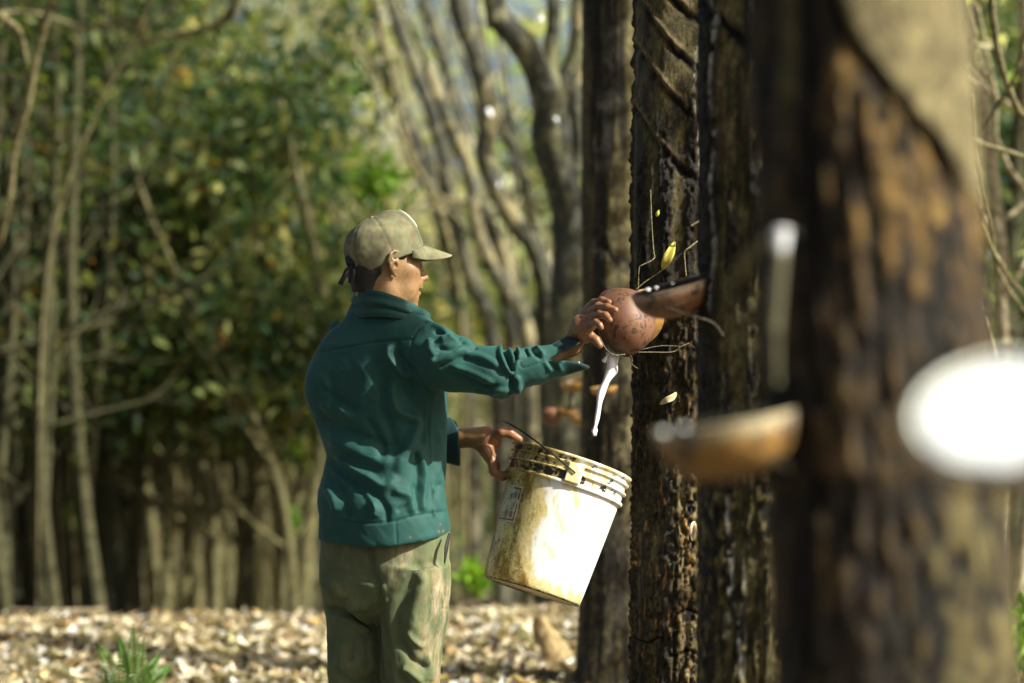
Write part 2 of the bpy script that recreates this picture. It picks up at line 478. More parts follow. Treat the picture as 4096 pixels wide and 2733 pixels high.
# ---------------------------------------------------------------- hair: close-cropped shell on the skull
Hf = Field(np.arange(-0.50, -0.18, 0.003), np.arange(6.33, 6.58, 0.0033), np.arange(1.42, 1.66, 0.003))
Hf.ell(H(-0.012, 0, 0.016), (0.0995, 0.0785, 0.095), RH, 0.01)
Hf.cone(H(-0.055, 0, -0.03), H(-0.052, 0, -0.075), 0.040, 0.034, 0.03)
Hf.cone(H(-0.052, -0.022, -0.03), H(-0.052, -0.020, -0.07), 0.038, 0.032, 0.02)
X = Hf.x[:, None, None]; Y = Hf.y[None, :, None]; Z = Hf.z[None, None, :]
f = (X - HC[0]) * hF[0] + (Y - HC[1]) * hF[1] + (Z - HC[2]) * hF[2]
l = (X - HC[0]) * hL[0] + (Y - HC[1]) * hL[1] + (Z - HC[2]) * hL[2]
u = (X - HC[0]) * hU[0] + (Y - HC[1]) * hU[1] + (Z - HC[2]) * hU[2]
back = np.maximum(f + 0.027 + 0.25 * (u + 0.02), -(u + 0.082))          # behind the ear, above the nape
side = np.maximum(np.maximum(f - 0.052 + 0.5 * np.maximum(0, 0.03 - u), -(u - 0.006)), 0.012 - f)
CC = PP(1535, 1003, 6.45); tilt = math.radians(25)
cU = hU * math.cos(tilt) - hF * math.sin(tilt)
above = (X - CC[0]) * cU[0] + (Y - CC[1]) * cU[1] + (Z - CC[2]) * cU[2] + 0.008
reg = np.maximum(smin(back, side, 0.01), above)
Hf.v = smax(Hf.v, reg.astype(np.float32), 0.003)
Vh, Fh = Hf.mesh()
Vh = Vh + vnormals(Vh, Fh) * ((fbm(Vh[:, 0] * 300, Vh[:, 1] * 300, Vh[:, 2] * 300, 2) - 0.5) * 0.002)[:, None]
hairm, nt, b = nmat('hair', 0.65)
c = objco(nt); n1 = noise(nt, c, 400, 3)
setc(nt, b, ramp(nt, n1, [(0.3, (0.004, 0.004, 0.004)), (0.7, (0.018, 0.014, 0.012))])); bump(nt, b, n1, 0.6, 0.002)
mesh_np('hair', Vh, Fh, hairm, person)

# ---------------------------------------------------------------- cap: six-panel crown, peak, adjusting strap
capm, nt, b = nmat('cap_cloth', 0.9)
c = objco(nt)
n1 = noise(nt, c, 18, 5, 0.65); n2 = noise(nt, c, 900, 2); n3 = noise(nt, c, 45, 4)
base = ramp(nt, n1, [(0.30, (0.085, 0.080, 0.042)), (0.52, (0.16, 0.158, 0.085)), (0.72, (0.25, 0.225, 0.12))])
base = mix(nt, ramp(nt, n3, [(0.55, 0.0), (0.66, 0.6)]), base, (0.15, 0.085, 0.045))
base = mix(nt, 1.0, base, attr(nt), 'MULTIPLY')
setc(nt, b, base); bump(nt, b, mix(nt, 0.5, n2, n3), 0.35, 0.002)
tilt = math.radians(25)
cU = hU * math.cos(tilt) - hF * math.sin(tilt); cF = hF * math.cos(tilt) + hU * math.sin(tilt); cL = hL
nu, nv = 96, 44
A = np.linspace(0, 2 * PI, nu, endpoint=False)[None, :]; E = np.linspace(-0.33, PI / 2 - 1e-3, nv)[:, None]
dirf = np.cos(E) * np.cos(A); dirl = np.cos(E) * np.sin(A); diru = np.sin(E) * np.ones_like(A)
p_ = 2.35
rr = ((np.abs(dirf) / 0.105) ** p_ + (np.abs(dirl) / 0.088) ** p_ + (np.abs(diru) / 0.094) ** p_) ** (-1 / p_)
rr = rr * (1 + 0.10 * np.exp(-((A - 0) / 0.75) ** 2) * sstep(0.2, 0.9, E) * (1 - sstep(1.1, 1.5, E)) + 0.10 * np.exp(-((A - 2 * PI) / 0.75) ** 2) * sstep(0.2, 0.9, E) * (1 - sstep(1.1, 1.5, E)))
seam = np.zeros_like(rr)
for k in range(6):
    dd = (A - (k * PI / 3 + PI / 6) + PI) % (2 * PI) - PI
    seam = np.maximum(seam, np.exp(-(dd * np.cos(E) / 0.035) ** 2))
rr = rr - 0.0016 * seam * sstep(-0.3, 0.0, E) + (fbm(dirf * 4, dirl * 4, diru * 4 + 3, 3) - 0.5) * 0.007 * sstep(-.3, .1, E)
rr = np.where(E < -0.30, rr * (1 - 0.05 * (np.maximum(0, -0.30 - E) / 0.06)), rr)
Vc = CC + (rr * dirf)[..., None] * cF + (rr * dirl)[..., None] * cL + (rr * diru)[..., None] * cU
cc = np.ones((nv, nu, 3)) * (1 - 0.35 * seam[..., None])
Vc = Vc.reshape(-1, 3)
i = np.arange(nv - 1)[:, None] * nu; j = np.arange(nu)[None, :]; jn = (j + 1) % nu
Fc = np.stack([i + j, i + jn, i + nu + jn, i + nu + j], -1).reshape(-1, 4)
# embroidered ring on the front panel (pale thread)
cap = mesh_np('cap', Vc, Fc, capm, person, True, cc.reshape(-1, 3))
sm = cap.modifiers.new('thick', 'SOLIDIFY'); sm.thickness = 0.0022; sm.offset = -1
def cpt(a, e, off=0.0):
    d = np.array([math.cos(e) * math.cos(a), math.cos(e) * math.sin(a), math.sin(e)])
    r = ((abs(d[0]) / 0.105) ** p_ + (abs(d[1]) / 0.088) ** p_ + (abs(d[2]) / 0.094) ** p_) ** (-1 / p_)
    r *= 1 + 0.10 * math.exp(-(a / 0.75) ** 2) * float(sstep(0.2, 0.9, e) * (1 - sstep(1.1, 1.5, e)))
    return CC + (r + off) * (d[0] * cF + d[1] * cL + d[2] * cU)
white, nt, b = nmat('white_thread', 0.7, (0.72, 0.72, 0.68))
mb = MB()
ring = [cpt(0.0 + 0.34 * math.cos(t), 0.52 + 0.30 * math.sin(t), 0.002) for t in np.linspace(0, 2 * PI, 40)]
add_tube(mb, ring, 0.0021, 6)
ring = [cpt(-0.02 + 0.16 * math.cos(t), 0.50 + 0.13 * math.sin(t), 0.002) for t in np.linspace(-1.2, 2.6, 20)]
add_tube(mb, ring, 0.0022, 6)
mb.build('embroidered_emblem', white, cap)
V, F = lathe([(0.0001, 0.005), (0.004, 0.0045), (0.0065, 0.002), (0.007, 0.0)], 16, orient(cpt(0.0, PI / 2 - 0.01, -0.001), cU))
mesh_np('top_button', V, F, capm, cap, True, np.ones((len(V), 3)))
# peak: a curved plate from the front rim
na, nr = 30, 12
pk = []
for i in range(nr):
    t = i / (nr - 1)
    for j in range(na):
        s = -1 + 2 * j / (na - 1)
        a = s * 0.98
        r0 = cpt(a, -0.24, 0.0)
        reach = 0.083 * (1 - abs(s) ** 2.6) ** 0.55 if abs(s) < 1 else 0
        out = cF * 0.93 + cL * 0.10 * s
        drop = -cU * (0.34 * t * reach + 0.0) - hU * (0.34 * t * reach) - hU * 0.020 * (s * s) * t
        pk.append(r0 + out * reach * t + drop)
pk = np.array(pk)
ii = np.arange(nr - 1)[:, None] * na; jj = np.arange(na - 1)[None, :]
Fp = np.stack([ii + jj, ii + jj + 1, ii + na + jj + 1, ii + na + jj], -1).reshape(-1, 4)
peak = mesh_np('peak', pk, Fp, capm, cap, True, np.ones((len(pk), 3)))
sm = peak.modifiers.new('thick', 'SOLIDIFY'); sm.thickness = 0.0035; sm.offset = 0
dark, nt, b = nmat('dark_strap', 0.7, (0.010, 0.011, 0.013))
mb = MB()
def ribbon(mb, pts, w, nrm, th=0.0015, c=None):
    pts = smooth_path(pts, 18); T, _, _ = frames(pts); nrm = np.array(nrm) / np.linalg.norm(nrm)
    s = np.cross(T, nrm); s /= np.linalg.norm(s, axis=1)[:, None]
    w = np.interp(np.linspace(0, 1, 18), np.linspace(0, 1, len(w)), w)[:, None] / 2
    ringv = np.stack([pts + s * w + nrm * th, pts - s * w + nrm * th, pts - s * w - nrm * th, pts + s * w - nrm * th], 1).reshape(-1, 3)
    i = np.arange(17)[:, None] * 4; j = np.arange(4)[None, :]; jn = (j + 1) % 4
    F = np.stack([i + j, i + jn, i + 4 + jn, i + 4 + j], -1).reshape(-1, 4)
    mb.add(ringv, np.vstack([F, [[0, 1, 2, 3], [68, 71, 70, 69]]]), c)
ribbon(mb, [PP(1392, 1022, 6.40), PP(1404, 1052, 6.385), PP(1424, 1088, 6.40)], [0.022, 0.026, 0.020], (-0.3, -1, 0))
ribbon(mb, [PP(1412, 1066, 6.383), PP(1390, 1082, 6.385), PP(1376, 1108, 6.385), PP(1360, 1140, 6.39)], [0.013, 0.014, 0.012, 0.014], (-0.2, -1, 0.1))
ribbon(mb, [PP(1414, 1074, 6.38), PP(1412, 1100, 6.38), PP(1404, 1134, 6.385)], [0.010, 0.014, 0.018], (-0.2, -1, 0.1))
mb.build('strap', dark, cap)

# ---------------------------------------------------------------- jacket
jack = [(1180, 1425, 1625, 6.47, .070), (1225, 1395, 1690, 6.47, .085), (1265, 1365, 1705, 6.47, .10), (1310, 1325, 1735, 6.47, .118), (1380, 1282, 1750, 6.47, .135), (1480, 1262, 1765, 6.47, .150),
        (1600, 1262, 1786, 6.47, .150), (1720, 1278, 1788, 6.47, .145), (1820, 1300, 1788, 6.47, .140), (1900, 1292, 1783, 6.46, .145),
        (2000, 1266, 1784, 6.45, .155), (2080, 1268, 1800, 6.45, .158), (2190, 1272, 1808, 6.45, .158)]
trs = [(2120, 1272, 1802, 6.45, .140), (2300, 1276, 1798, 6.45, .135)]
def loft(F_, tab, psi=0.50, pn=2.35, k=0.0, xpad=0.0, bb=None):
    tab = np.array(tab, float)
    zt = CAMZ - (tab[:, 0] - 1366.5) / S0; o = np.argsort(zt)
    xl = (tab[:, 1] - 2048) / S0 - xpad; xr = (tab[:, 2] - 2048) / S0 + xpad
    lo = (xl.min() - .06, tab[:, 3].min() - tab[:, 4].max() - .08, zt.min()); hi = (xr.max() + .06, tab[:, 3].max() + tab[:, 4].max() + .08, zt.max())
    r, X, Y, Z = F_.sl(lo, hi)
    z = F_.z[r[2]]
    f_ = lambda a: np.interp(z, zt[o], a[o])[None, None, :]
    cx = f_((xl + xr) / 2); hw = f_((xr - xl) / 2); cy = f_(tab[:, 3]); hb = f_(tab[:, 4])
    cp, sp = math.cos(psi), math.sin(psi)
    Aw = np.sqrt(np.maximum(hw ** 2 - (hb * sp) ** 2, 1e-4)) / cp
    dx, dy = X - cx, Y - cy
    u = dx * cp - dy * sp; v = dx * sp + dy * cp
    q = ((np.abs(u) / Aw) ** pn + (np.abs(v) / hb) ** pn) ** (1 / pn)
    g = np.sqrt((u / Aw ** 2) ** 2 + (v / hb ** 2) ** 2) / np.maximum(np.sqrt((u / Aw) ** 2 + (v / hb) ** 2), 1e-6)
    d = (q - 1) / np.maximum(g, 1e-3)
    zc = (zt.max() + zt.min()) / 2; hz = (zt.max() - zt.min()) / 2
    d = np.maximum(d, np.abs(Z - zc) - hz + 0.001)
    F_.v[r] = smin(F_.v[r], d.astype(np.float32), k)
J = Field(np.arange(-0.60, 0.215, 0.0036), np.arange(6.14, 6.86, 0.0038), np.arange(0.79, 1.52, 0.0036))
loft(J, jack)
# sleeves
J.cone(PP(1655, 1378, 6.37), PP(1800, 1432, 6.31), 0.088, 0.082, 0.05)
J.cone(PP(1800, 1432, 6.31), PP(1990, 1488, 6.27), 0.080, 0.070, 0.03)
J.cone(PP(1990, 1488, 6.27), PP(2120, 1450, 6.275), 0.070, 0.058, 0.02)
J.cone(PP(2120, 1450, 6.275), PP(2350, 1410, 6.29), 0.057, 0.054, 0.02)
J.cone(PP(1375, 1395, 6.52), PP(1322, 1550, 6.47), 0.082, 0.072, 0.05)
J.cone(PP(1322, 1550, 6.47), PP(1400, 1730, 6.52), 0.072, 0.068, 0.04)
J.cone(PP(1400, 1730, 6.52), PP(1560, 1750, 6.66), 0.068, 0.062, 0.04)
J.cone(PP(1560, 1750, 6.66), PP(1800, 1762, 6.67), 0.060, 0.055, 0.02)
sil = [(1440, 1172), (1520, 1168), (1600, 1190), (1668, 1236), (1720, 1262), (1748, 1296), (1770, 1303), (1808, 1322), (1828, 1342), (1872, 1352), (1905, 1382), (1950, 1386), (1996, 1384), (2014, 1402), (2040, 1400), (2052, 1412), (2066, 1396), (2085, 1394), (2115, 1384), (2150, 1384), (2180, 1380), (2208, 1374),
       (2235, 1358), (2266, 1341), (2292, 1348), (2314, 1374), (2292, 1386), (2258, 1402), (2188, 1437), (2268, 1441), (2300, 1448), (2352, 1465), (2330, 1474), (2290, 1488), (2225, 1508), (2160, 1535), (2110, 1558), (2060, 1588), (2020, 1597), (1985, 1594), (1955, 1577), (1900, 1577), (1788, 1581),
       (1789, 1700), (1788, 1840), (1786, 1930), (1780, 1952), (1792, 1990), (1797, 2050), (1806, 2085), (1808, 2126), (1740, 2142), (1660, 2158), (1580, 2170), (1500, 2176), (1400, 2172), (1330, 2164), (1274, 2152),
       (1276, 2060), (1266, 2010), (1268, 1960), (1290, 1880), (1306, 1822), (1290, 1770), (1258, 1712), (1232, 1640), (1218, 1590), (1214, 1545), (1222, 1490), (1240, 1440), (1262, 1405), (1285, 1360), (1320, 1320), (1345, 1300), (1380, 1262), (1395, 1215), (1420, 1180)]
X = J.x[:, None]; Z = J.z[None, :]
U = 2048 + X / D0 * FPX; Wp = 1366.5 - (Z - CAMZ) / D0 * FPX
pd = poly_sdf(sil, U, Wp) / S0
pdb = np.broadcast_to(pd[:, None, :], J.v.shape).astype(np.float32); ic = int(np.searchsorted(J.x, XZ(2140, 0)[0]))
J.v[:ic] = smax(J.v[:ic], pdb[:ic], 0.012); J.v[ic:] = smax(J.v[ic:], pdb[ic:], 0.0025)
# left cuff behind the trunk
cuffL = [(1780, 1672), (1800, 1668), (1822, 1690), (1838, 1722), (1842, 1866), (1780, 1850)]
JC = Field(np.arange(-0.21, -0.12, 0.003), np.arange(6.54, 6.78, 0.0035), np.arange(0.97, 1.18, 0.003))
JC.cone(PP(1760, 1765, 6.67), PP(1850, 1768, 6.66), 0.066, 0.073, 0)
JC.cone(PP(1800, 1765, 6.665), PP(1890, 1768, 6.655), 0.057, 0.068, 0.001, True)
X = JC.x[:, None]; Z = JC.z[None, :]
pd = poly_sdf(cuffL, 2048 + X / 6.66 * FPX, 1366.5 - (Z - CAMZ) / 6.66 * FPX) / 1452
JC.v = smax(JC.v, np.broadcast_to(pd[:, None, :], JC.v.shape).astype(np.float32), 0.004)
Vq, Fq = JC.mesh(); Vq = smooth_mesh(Vq, Fq, 1)
Vj, Fj = J.mesh(); del J
Vj = smooth_mesh(Vj, Fj, 2)
N = vnormals(Vj, Fj)
JF = [
 # ridges that catch the light (+) and valleys (-)
 ([(1566, 1372), (1560, 1420), (1600, 1478), (1636, 1516)], .011, 15), ([(1588, 1372), (1592, 1420), (1640, 1476)], -.008, 13),
 ([(1575, 1490), (1570, 1560), (1590, 1640), (1668, 1682), (1652, 1750), (1600, 1850), (1598, 1905)], .014, 24),
 ([(1540, 1500), (1535, 1580), (1550, 1680), (1575, 1780)], -.007, 26),
 ([(1625, 1530), (1680, 1620), (1700, 1700), (1690, 1760)], -.010, 24),
 ([(1300, 1735), (1400, 1790), (1500, 1835), (1600, 1862)], .013, 40), ([(1310, 1690), (1420, 1735), (1540, 1790)], -.008, 30),
 ([(1318, 1800), (1400, 1870), (1487, 1915), (1545, 1945), (1590, 1895)], .011, 22), ([(1330, 1850), (1420, 1925), (1480, 1990)], -.008, 22),
 ([(1500, 1900), (1532, 1930), (1560, 1915)], -.004, 14),
 ([(1450, 1950), (1500, 2025), (1495, 2075)], .009, 16), ([(1480, 1950), (1540, 2030), (1545, 2075)], -.006, 16),
 ([(1560, 1960), (1640, 1990), (1655, 2065)], .009, 20), ([(1600, 2040), (1650, 2010), (1660, 1950)], -.006, 14),
 ([(1680, 1800), (1700, 1900), (1690, 2000), (1700, 2060)], .008, 16), ([(1665, 1820), (1672, 1920), (1668, 2040)], -.007, 13),
 ([(1745, 1700), (1760, 1800), (1745, 1940)], .006, 14), ([(1760, 1940), (1745, 2000), (1760, 2060)], -.008, 12),
 ([(1735, 1960), (1728, 2020), (1735, 2055)], .007, 10),
 ([(1290, 1930), (1330, 1985), (1350, 2060)], .009, 20), ([(1310, 1900), (1370, 1970), (1400, 2060)], -.006, 18),
 ([(1290, 1600), (1330, 1640), (1370, 1640), (1410, 1690)], .007, 20), ([(1300, 1560), (1350, 1590), (1420, 1640)], -.006, 18),
 ([(1280, 1480), (1310, 1560), (1300, 1640)], .005, 22), ([(1440, 1430), (1470, 1520), (1460, 1620)], .004, 30), ([(1400, 1420), (1380, 1500)], -.003, 30),
 ([(1480, 1690), (1520, 1760), (1530, 1830)], -.007, 18),
 # sleeve
 ([(1735, 1300), (1770, 1318), (1800, 1345)], .006, 10), ([(1745, 1330), (1790, 1335), (1835, 1352)], -.007, 9),
 ([(1760, 1362), (1790, 1352), (1840, 1352)], .008, 12), ([(1728, 1425), (1745, 1448), (1790, 1430), (1870, 1375)], .010, 13), ([(1720, 1350), (1725, 1400), (1750, 1430)], .007, 12),
 ([(1760, 1395), (1800, 1400), (1850, 1370)], -.008, 14), ([(1765, 1462), (1830, 1435), (1900, 1395)], -.006, 10),
 ([(1790, 1462), (1860, 1480), (1920, 1505), (1990, 1540)], .006, 12), ([(1800, 1495), (1880, 1515), (1960, 1555)], -.006, 14),
 ([(1850, 1410), (1930, 1430), (2000, 1470)], .005, 14), ([(1860, 1440), (1940, 1460), (2020, 1505)], -.004, 12),
 ([(1998, 1392), (2006, 1430), (2022, 1470), (2042, 1492)], .010, 9), ([(2016, 1400), (2032, 1440), (2046, 1480)], -.012, 9),
 ([(2038, 1404), (2050, 1430), (2058, 1450)], .008, 8), ([(2056, 1400), (2064, 1430), (2058, 1450)], -.010, 8), ([(2072, 1396), (2078, 1420), (2060, 1470), (2045, 1495)], .008, 9),
 ([(2042, 1492), (2046, 1540), (2040, 1585)], -.009, 13), ([(2065, 1500), (2070, 1540), (2060, 1580)], .007, 14),
 ([(2100, 1398), (2110, 1420)], -.006, 8), ([(2125, 1390), (2132, 1410), (2160, 1432)], -.006, 8), ([(2150, 1390), (2170, 1415)], .006, 8),
 ([(1955, 1577), (1990, 1562), (2040, 1560), (2100, 1540)], .006, 12), ([(1900, 1560), (1980, 1545)], -.005, 12),
 ([(2180, 1450), (2200, 1480)], .004, 8), ([(2200, 1450), (2225, 1478)], -.005, 8), ([(2232, 1450), (2245, 1480)], .004, 7),
 # seams
 ([(1262, 1410), (1395, 1388), (1480, 1372), (1571, 1362), (1651, 1357)], -.0042, 4), ([(1704, 1290), (1668, 1325), (1650, 1357), (1646, 1410), (1669, 1487), (1700, 1550), (1728, 1585)], -.0038, 4),
 ([(1721, 1620), (1718, 1700), (1722, 1900), (1727, 2060)], -.0034, 4), ([(1276, 2062), (1380, 2085), (1487, 2093), (1580, 2084), (1641, 2069), (1720, 2054), (1800, 2044)], -.0040, 4.5),
 ([(1268, 2158), (1400, 2170)], .0012, 6),
 ([(2078, 1442), (2150, 1422), (2185, 1412)], -.0029, 2.6), ([(2078, 1442), (2094, 1472), (2180, 1443)], -.0029, 2.6),
 ([(2200, 1374), (2225, 1385), (2255, 1394)], -.0030, 4),
 ([(1583, 2088), (1586, 2170)], -.0029, 3),
]
Vj = folds(Vj, N, [(p_q, h * 1.3 if abs(h) > .0045 else h, w_q * .9 if abs(h) > .0045 else w_q) for p_q, h, w_q in JF])
N = vnormals(Vj, Fj)
Vj = Vj + N * ((fbm(Vj[:, 0] * 9, Vj[:, 1] * 9, Vj[:, 2] * 7, 3) - 0.5) * 0.009)[:, None] + N * ((fbm(Vj[:, 0] * 40 + Vj[:, 2] * 34, Vj[:, 1] * 40, Vj[:, 2] * 16 + 4, 2) - 0.5) * 0.0032)[:, None]
jackm, nt, b = nmat('green_work_cloth', 0.72)
c = objco(nt)
n1 = noise(nt, c, 6, 4); n2 = noise(nt, c, 1100, 2); n3 = noise(nt, c, 60, 5, 0.7)
base = ramp(nt, n1, [(0.3, (0.008, 0.052, 0.044)), (0.7, (0.013, 0.076, 0.062))])
base = mix(nt, 0.35, base, ramp(nt, n3, [(0.3, (0.009, 0.050, 0.046)), (0.7, (0.020, 0.092, 0.082))]))
base = mix(nt, 1.0, base, attr(nt), 'MULTIPLY')
setc(nt, b, base)
bump(nt, b, mix(nt, 0.35, n3, n2), 0.25, 0.004)
b.inputs['Sheen Weight'].default_value = 0.10; b.inputs['Sheen Roughness'].default_value = 0.5; b.inputs['Sheen Tint'].default_value = (0.5, 1, 0.85, 1)
b.inputs['Specular IOR Level'].default_value = 0.35
def tintpoly(V, poly, c, soft=3.0, A=None):
    u, w = pxy(V); m = sstep(soft, -soft, poly_sdf(poly, u, w))[:, None]
    A[:] = A * (1 - m) + np.array(c) * m
cj = np.ones((len(Vj), 3), np.float32)
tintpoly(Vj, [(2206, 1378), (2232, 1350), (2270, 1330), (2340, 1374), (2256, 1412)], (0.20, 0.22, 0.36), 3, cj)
tintpoly(Vj, [(2262, 1436), (2268, 1441), (2370, 1466), (2266, 1504), (2266, 1470)], (0.14, 0.15, 0.22), 4, cj)  # navy inside of the flap, darkened further to stand for its shadow
for q in ((1642, 2150, 5), (1755, 2126, 5), (1772, 2124, 6), (1762, 2098, 4), (1580, 1420, 2)):     # small mud marks on the hem
    u, w = pxy(Vj); m = (np.hypot(u - q[0], w - q[1]) < q[2])[:, None]; cj = np.where(m, np.array([12, 1.3, 1.1]), cj)
jacket = mesh_np('jacket', Vj, Fj, jackm, person, True, cj)
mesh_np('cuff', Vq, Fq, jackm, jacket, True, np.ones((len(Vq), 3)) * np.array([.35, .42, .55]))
# standing collar: a folded band round the neck
ct_ = [(1446, 1160, 6.555), (1427, 1160, 6.50), (1430, 1156, 6.44), (1470, 1157, 6.385), (1525, 1166, 6.358), (1580, 1184, 6.352), (1630, 1205, 6.362), (1668, 1226, 6.39), (1702, 1262, 6.43), (1690, 1250, 6.50), (1640, 1218, 6.555), (1560, 1185, 6.585), (1490, 1168, 6.58), (1446, 1160, 6.555)]
cb_ = [(1418, 1268, 6.60), (1402, 1262, 6.53), (1408, 1268, 6.44), (1450, 1272, 6.375), (1520, 1268, 6.335), (1590, 1276, 6.322), (1645, 1290, 6.332), (1695, 1302, 6.37), (1732, 1312, 6.43), (1722, 1310, 6.51), (1640, 1300, 6.59), (1540, 1290, 6.62), (1460, 1280, 6.615), (1418, 1268, 6.60)]
nc = 90; rows = 16
tp = smooth_path([PP(*q) for q in ct_], nc); bt = smooth_path([PP(*q) for q in cb_], nc)
ctr = PP(1545, 1230, 6.47); Vv = []
for r in range(rows):
    t = r / (rows - 1)
    p = bt * (1 - t) + tp * t
    out = p - ctr; out[:, 2] = 0; out /= np.linalg.norm(out, axis=1)[:, None]
    al = np.linspace(0, 1, nc)
    w_ = 0.0075 * np.exp(-((t - 0.62 + .25 * al) / .10) ** 2) - 0.006 * np.exp(-((t - 0.42 + .20 * al) / .09) ** 2) + 0.005 * np.exp(-((t - 0.22 + .1 * al) / .08) ** 2) + 0.004 * np.exp(-((t - .9) / .06) ** 2)
    w_ = w_ + (fbm(al * 12, al * 0 + t * 3, al * 0, 3) - .5) * .007
    Vv.append(p + out * w_[:, None])
Vv = np.concatenate(Vv)
ii = np.arange(rows - 1)[:, None] * nc; jj = np.arange(nc - 1)[None, :]
Fv = np.stack([ii + jj, ii + jj + 1, ii + nc + jj + 1, ii + nc + jj], -1).reshape(-1, 4)
collar = mesh_np('collar', Vv, Fv, jackm, jacket, True, np.ones((len(Vv), 3)) * .8)
sm = collar.modifiers.new('thick', 'SOLIDIFY'); sm.thickness = 0.005; sm.offset = 0
ss = collar.modifiers.new('smooth', 'SUBSURF'); ss.levels = 1; ss.render_levels = 1
# collar point and shoulder straps
for q in (([PP(1600, 1225, 6.352), PP(1650, 1245, 6.345), PP(1700, 1262, 6.345), PP(1722, 1292, 6.350)], [0.014, 0.030, 0.028, 0.004], (0.10, -0.9, 0.45), 0.002),
          ([PP(1332, 1296, 6.56), PP(1342, 1306, 6.54), PP(1360, 1320, 6.52)], [0.03, 0.03, 0.01], (-0.6, -0.3, 0.8), 0.003)):
    mb = MB(); ribbon(mb, *q); mb.build('shoulder_strap', jackm, jacket)
V, F = lathe([(0.0001, 0.0015), (0.0022, 0.0015), (0.0030, 0.0022), (0.0042, 0.0020), (0.0046, 0.0)], 16, orient(PP(2312, 1452, 6.245), (0, -1, 0.1)))
metalm, nt, b = nmat('press_stud_metal', 0.3, (0.6, 0.6, 0.6)); b.inputs['Metallic'].default_value = 1
mesh_np('press_stud', V, F, metalm, jacket)

# ---------------------------------------------------------------- trousers
T = Field(np.arange(-0.54, -0.14, 0.0037), np.arange(6.26, 6.68, 0.0042), np.arange(0.055, 0.86, 0.0042))
loft(T, [(2100, 1282, 1790, 6.455, .122), (2330, 1280, 1796, 6.455, .125), (2395, 1300, 1788, 6.45, .105), (2450, 1360, 1700, 6.455, .07), (2500, 1440, 1620, 6.46, .03)], psi=.38)
def leg(tab, k=0.03): loft(T, tab, 0.35, 2.3, k)
leg([(2250, 1272, 1535, 6.52, .10), (2400, 1284, 1538, 6.52, .095), (2520, 1300, 1540, 6.51, .09), (2640, 1312, 1542, 6.50, .085), (2740, 1312, 1540, 6.50, .082), (2900, 1308, 1482, 6.50, .08), (3290, 1310, 1470, 6.50, .075)], .012)
leg([(2250, 1520, 1798, 6.40, .10), (2330, 1524, 1795, 6.40, .10), (2440, 1526, 1786, 6.40, .098), (2584, 1538, 1772, 6.40, .092), (2700, 1548, 1762, 6.40, .088), (2900, 1570, 1748, 6.40, .08), (3290, 1572, 1740, 6.40, .075)], .012)
Vt, Ft = T.mesh(); del T
Vt = smooth_mesh(Vt, Ft, 2); N = vnormals(Vt, Ft)
TF = [([(1478, 2180), (1492, 2280), (1520, 2360), (1530, 2480), (1545, 2600), (1552, 2740)], -.013, 15),
 ([(1300, 2300), (1350, 2360), (1400, 2410), (1450, 2425), (1490, 2425)], .013, 15), ([(1300, 2350), (1340, 2395), (1385, 2400)], -.012, 14),
 ([(1390, 2415), (1440, 2455), (1490, 2500)], .013, 14), ([(1315, 2440), (1390, 2450), (1440, 2480), (1488, 2512)], -.015, 12),
 ([(1320, 2470), (1380, 2480), (1440, 2510), (1485, 2525)], .010, 12),
 ([(1440, 2540), (1445, 2600), (1450, 2680)], .009, 22), ([(1380, 2560), (1370, 2640), (1380, 2700)], .007, 20), ([(1410, 2560), (1405, 2640)], -.006, 14),
 ([(1480, 2540), (1478, 2620), (1492, 2690)], .009, 12), ([(1360, 2690), (1420, 2728), (1500, 2715)], -.010, 14), ([(1380, 2660), (1430, 2668), (1490, 2690)], .008, 14),
 ([(1678, 2270), (1640, 2310), (1590, 2350), (1540, 2390)], -.007, 18), ([(1660, 2330), (1620, 2380), (1590, 2450), (1590, 2560)], -.009, 28),
 ([(1690, 2280), (1680, 2360), (1660, 2450), (1650, 2560)], .010, 26), 
 ([(1530, 2330), (1535, 2380), (1545, 2420)], .008, 10),
 ([(1740, 2200), (1745, 2300), (1740, 2420)], .004, 20), ([(1620, 2520), (1660, 2570), (1700, 2590)], .008, 14), ([(1610, 2580), (1650, 2640), (1700, 2670)], -.010, 16),
 ([(1604, 2670), (1640, 2690), (1690, 2733)], .012, 14), ([(1600, 2700), (1630, 2740)], -.012, 14), ([(1700, 2600), (1720, 2680), (1715, 2733)], .007, 15),
 ([(1350, 2170), (1400, 2250), (1480, 2300)], -.006, 25), ([(1290, 2250), (1400, 2300), (1500, 2320)], -.005, 14),
 ([(1797, 2150), (1786, 2200), (1778, 2250)], -.010, 6), ([(1790, 2150), (1772, 2250)], .003, 5),
 ([(1765, 2435), (1792, 2436)], -.003, 3)]
Vt = folds(Vt, N, TF)
N = vnormals(Vt, Ft)
Vt = Vt + N * ((fbm(Vt[:, 0] * 12, Vt[:, 1] * 12, Vt[:, 2] * 8, 3) - 0.5) * 0.016)[:, None] + N * ((fbm(Vt[:, 0] * 40, Vt[:, 1] * 40, Vt[:, 2] * 24, 3) - 0.5) * 0.005)[:, None]
trm, nt, b = nmat('muddy_olive_cloth', 0.85)
c = objco(nt)
n1 = noise(nt, c, 7, 5, 0.6); n3 = noise(nt, objco(nt, (1, 1, .6)), 38, 6, 0.7); n2 = noise(nt, c, 1000, 2); n4 = noise(nt, objco(nt, (1, 1, .35)), 22, 5, 0.7, 0.4)
base = ramp(nt, n1, [(0.3, (0.060, 0.082, 0.036)), (0.7, (0.120, 0.148, 0.064))])
base = mix(nt, ramp(nt, n3, [(0.60, 0.0), (0.70, 0.4)]), base, (0.15, 0.115, 0.06))
mud = ramp(nt, n3, [(0.35, (0.46, 0.38, 0.27)), (0.62, (0.27, 0.19, 0.075))])
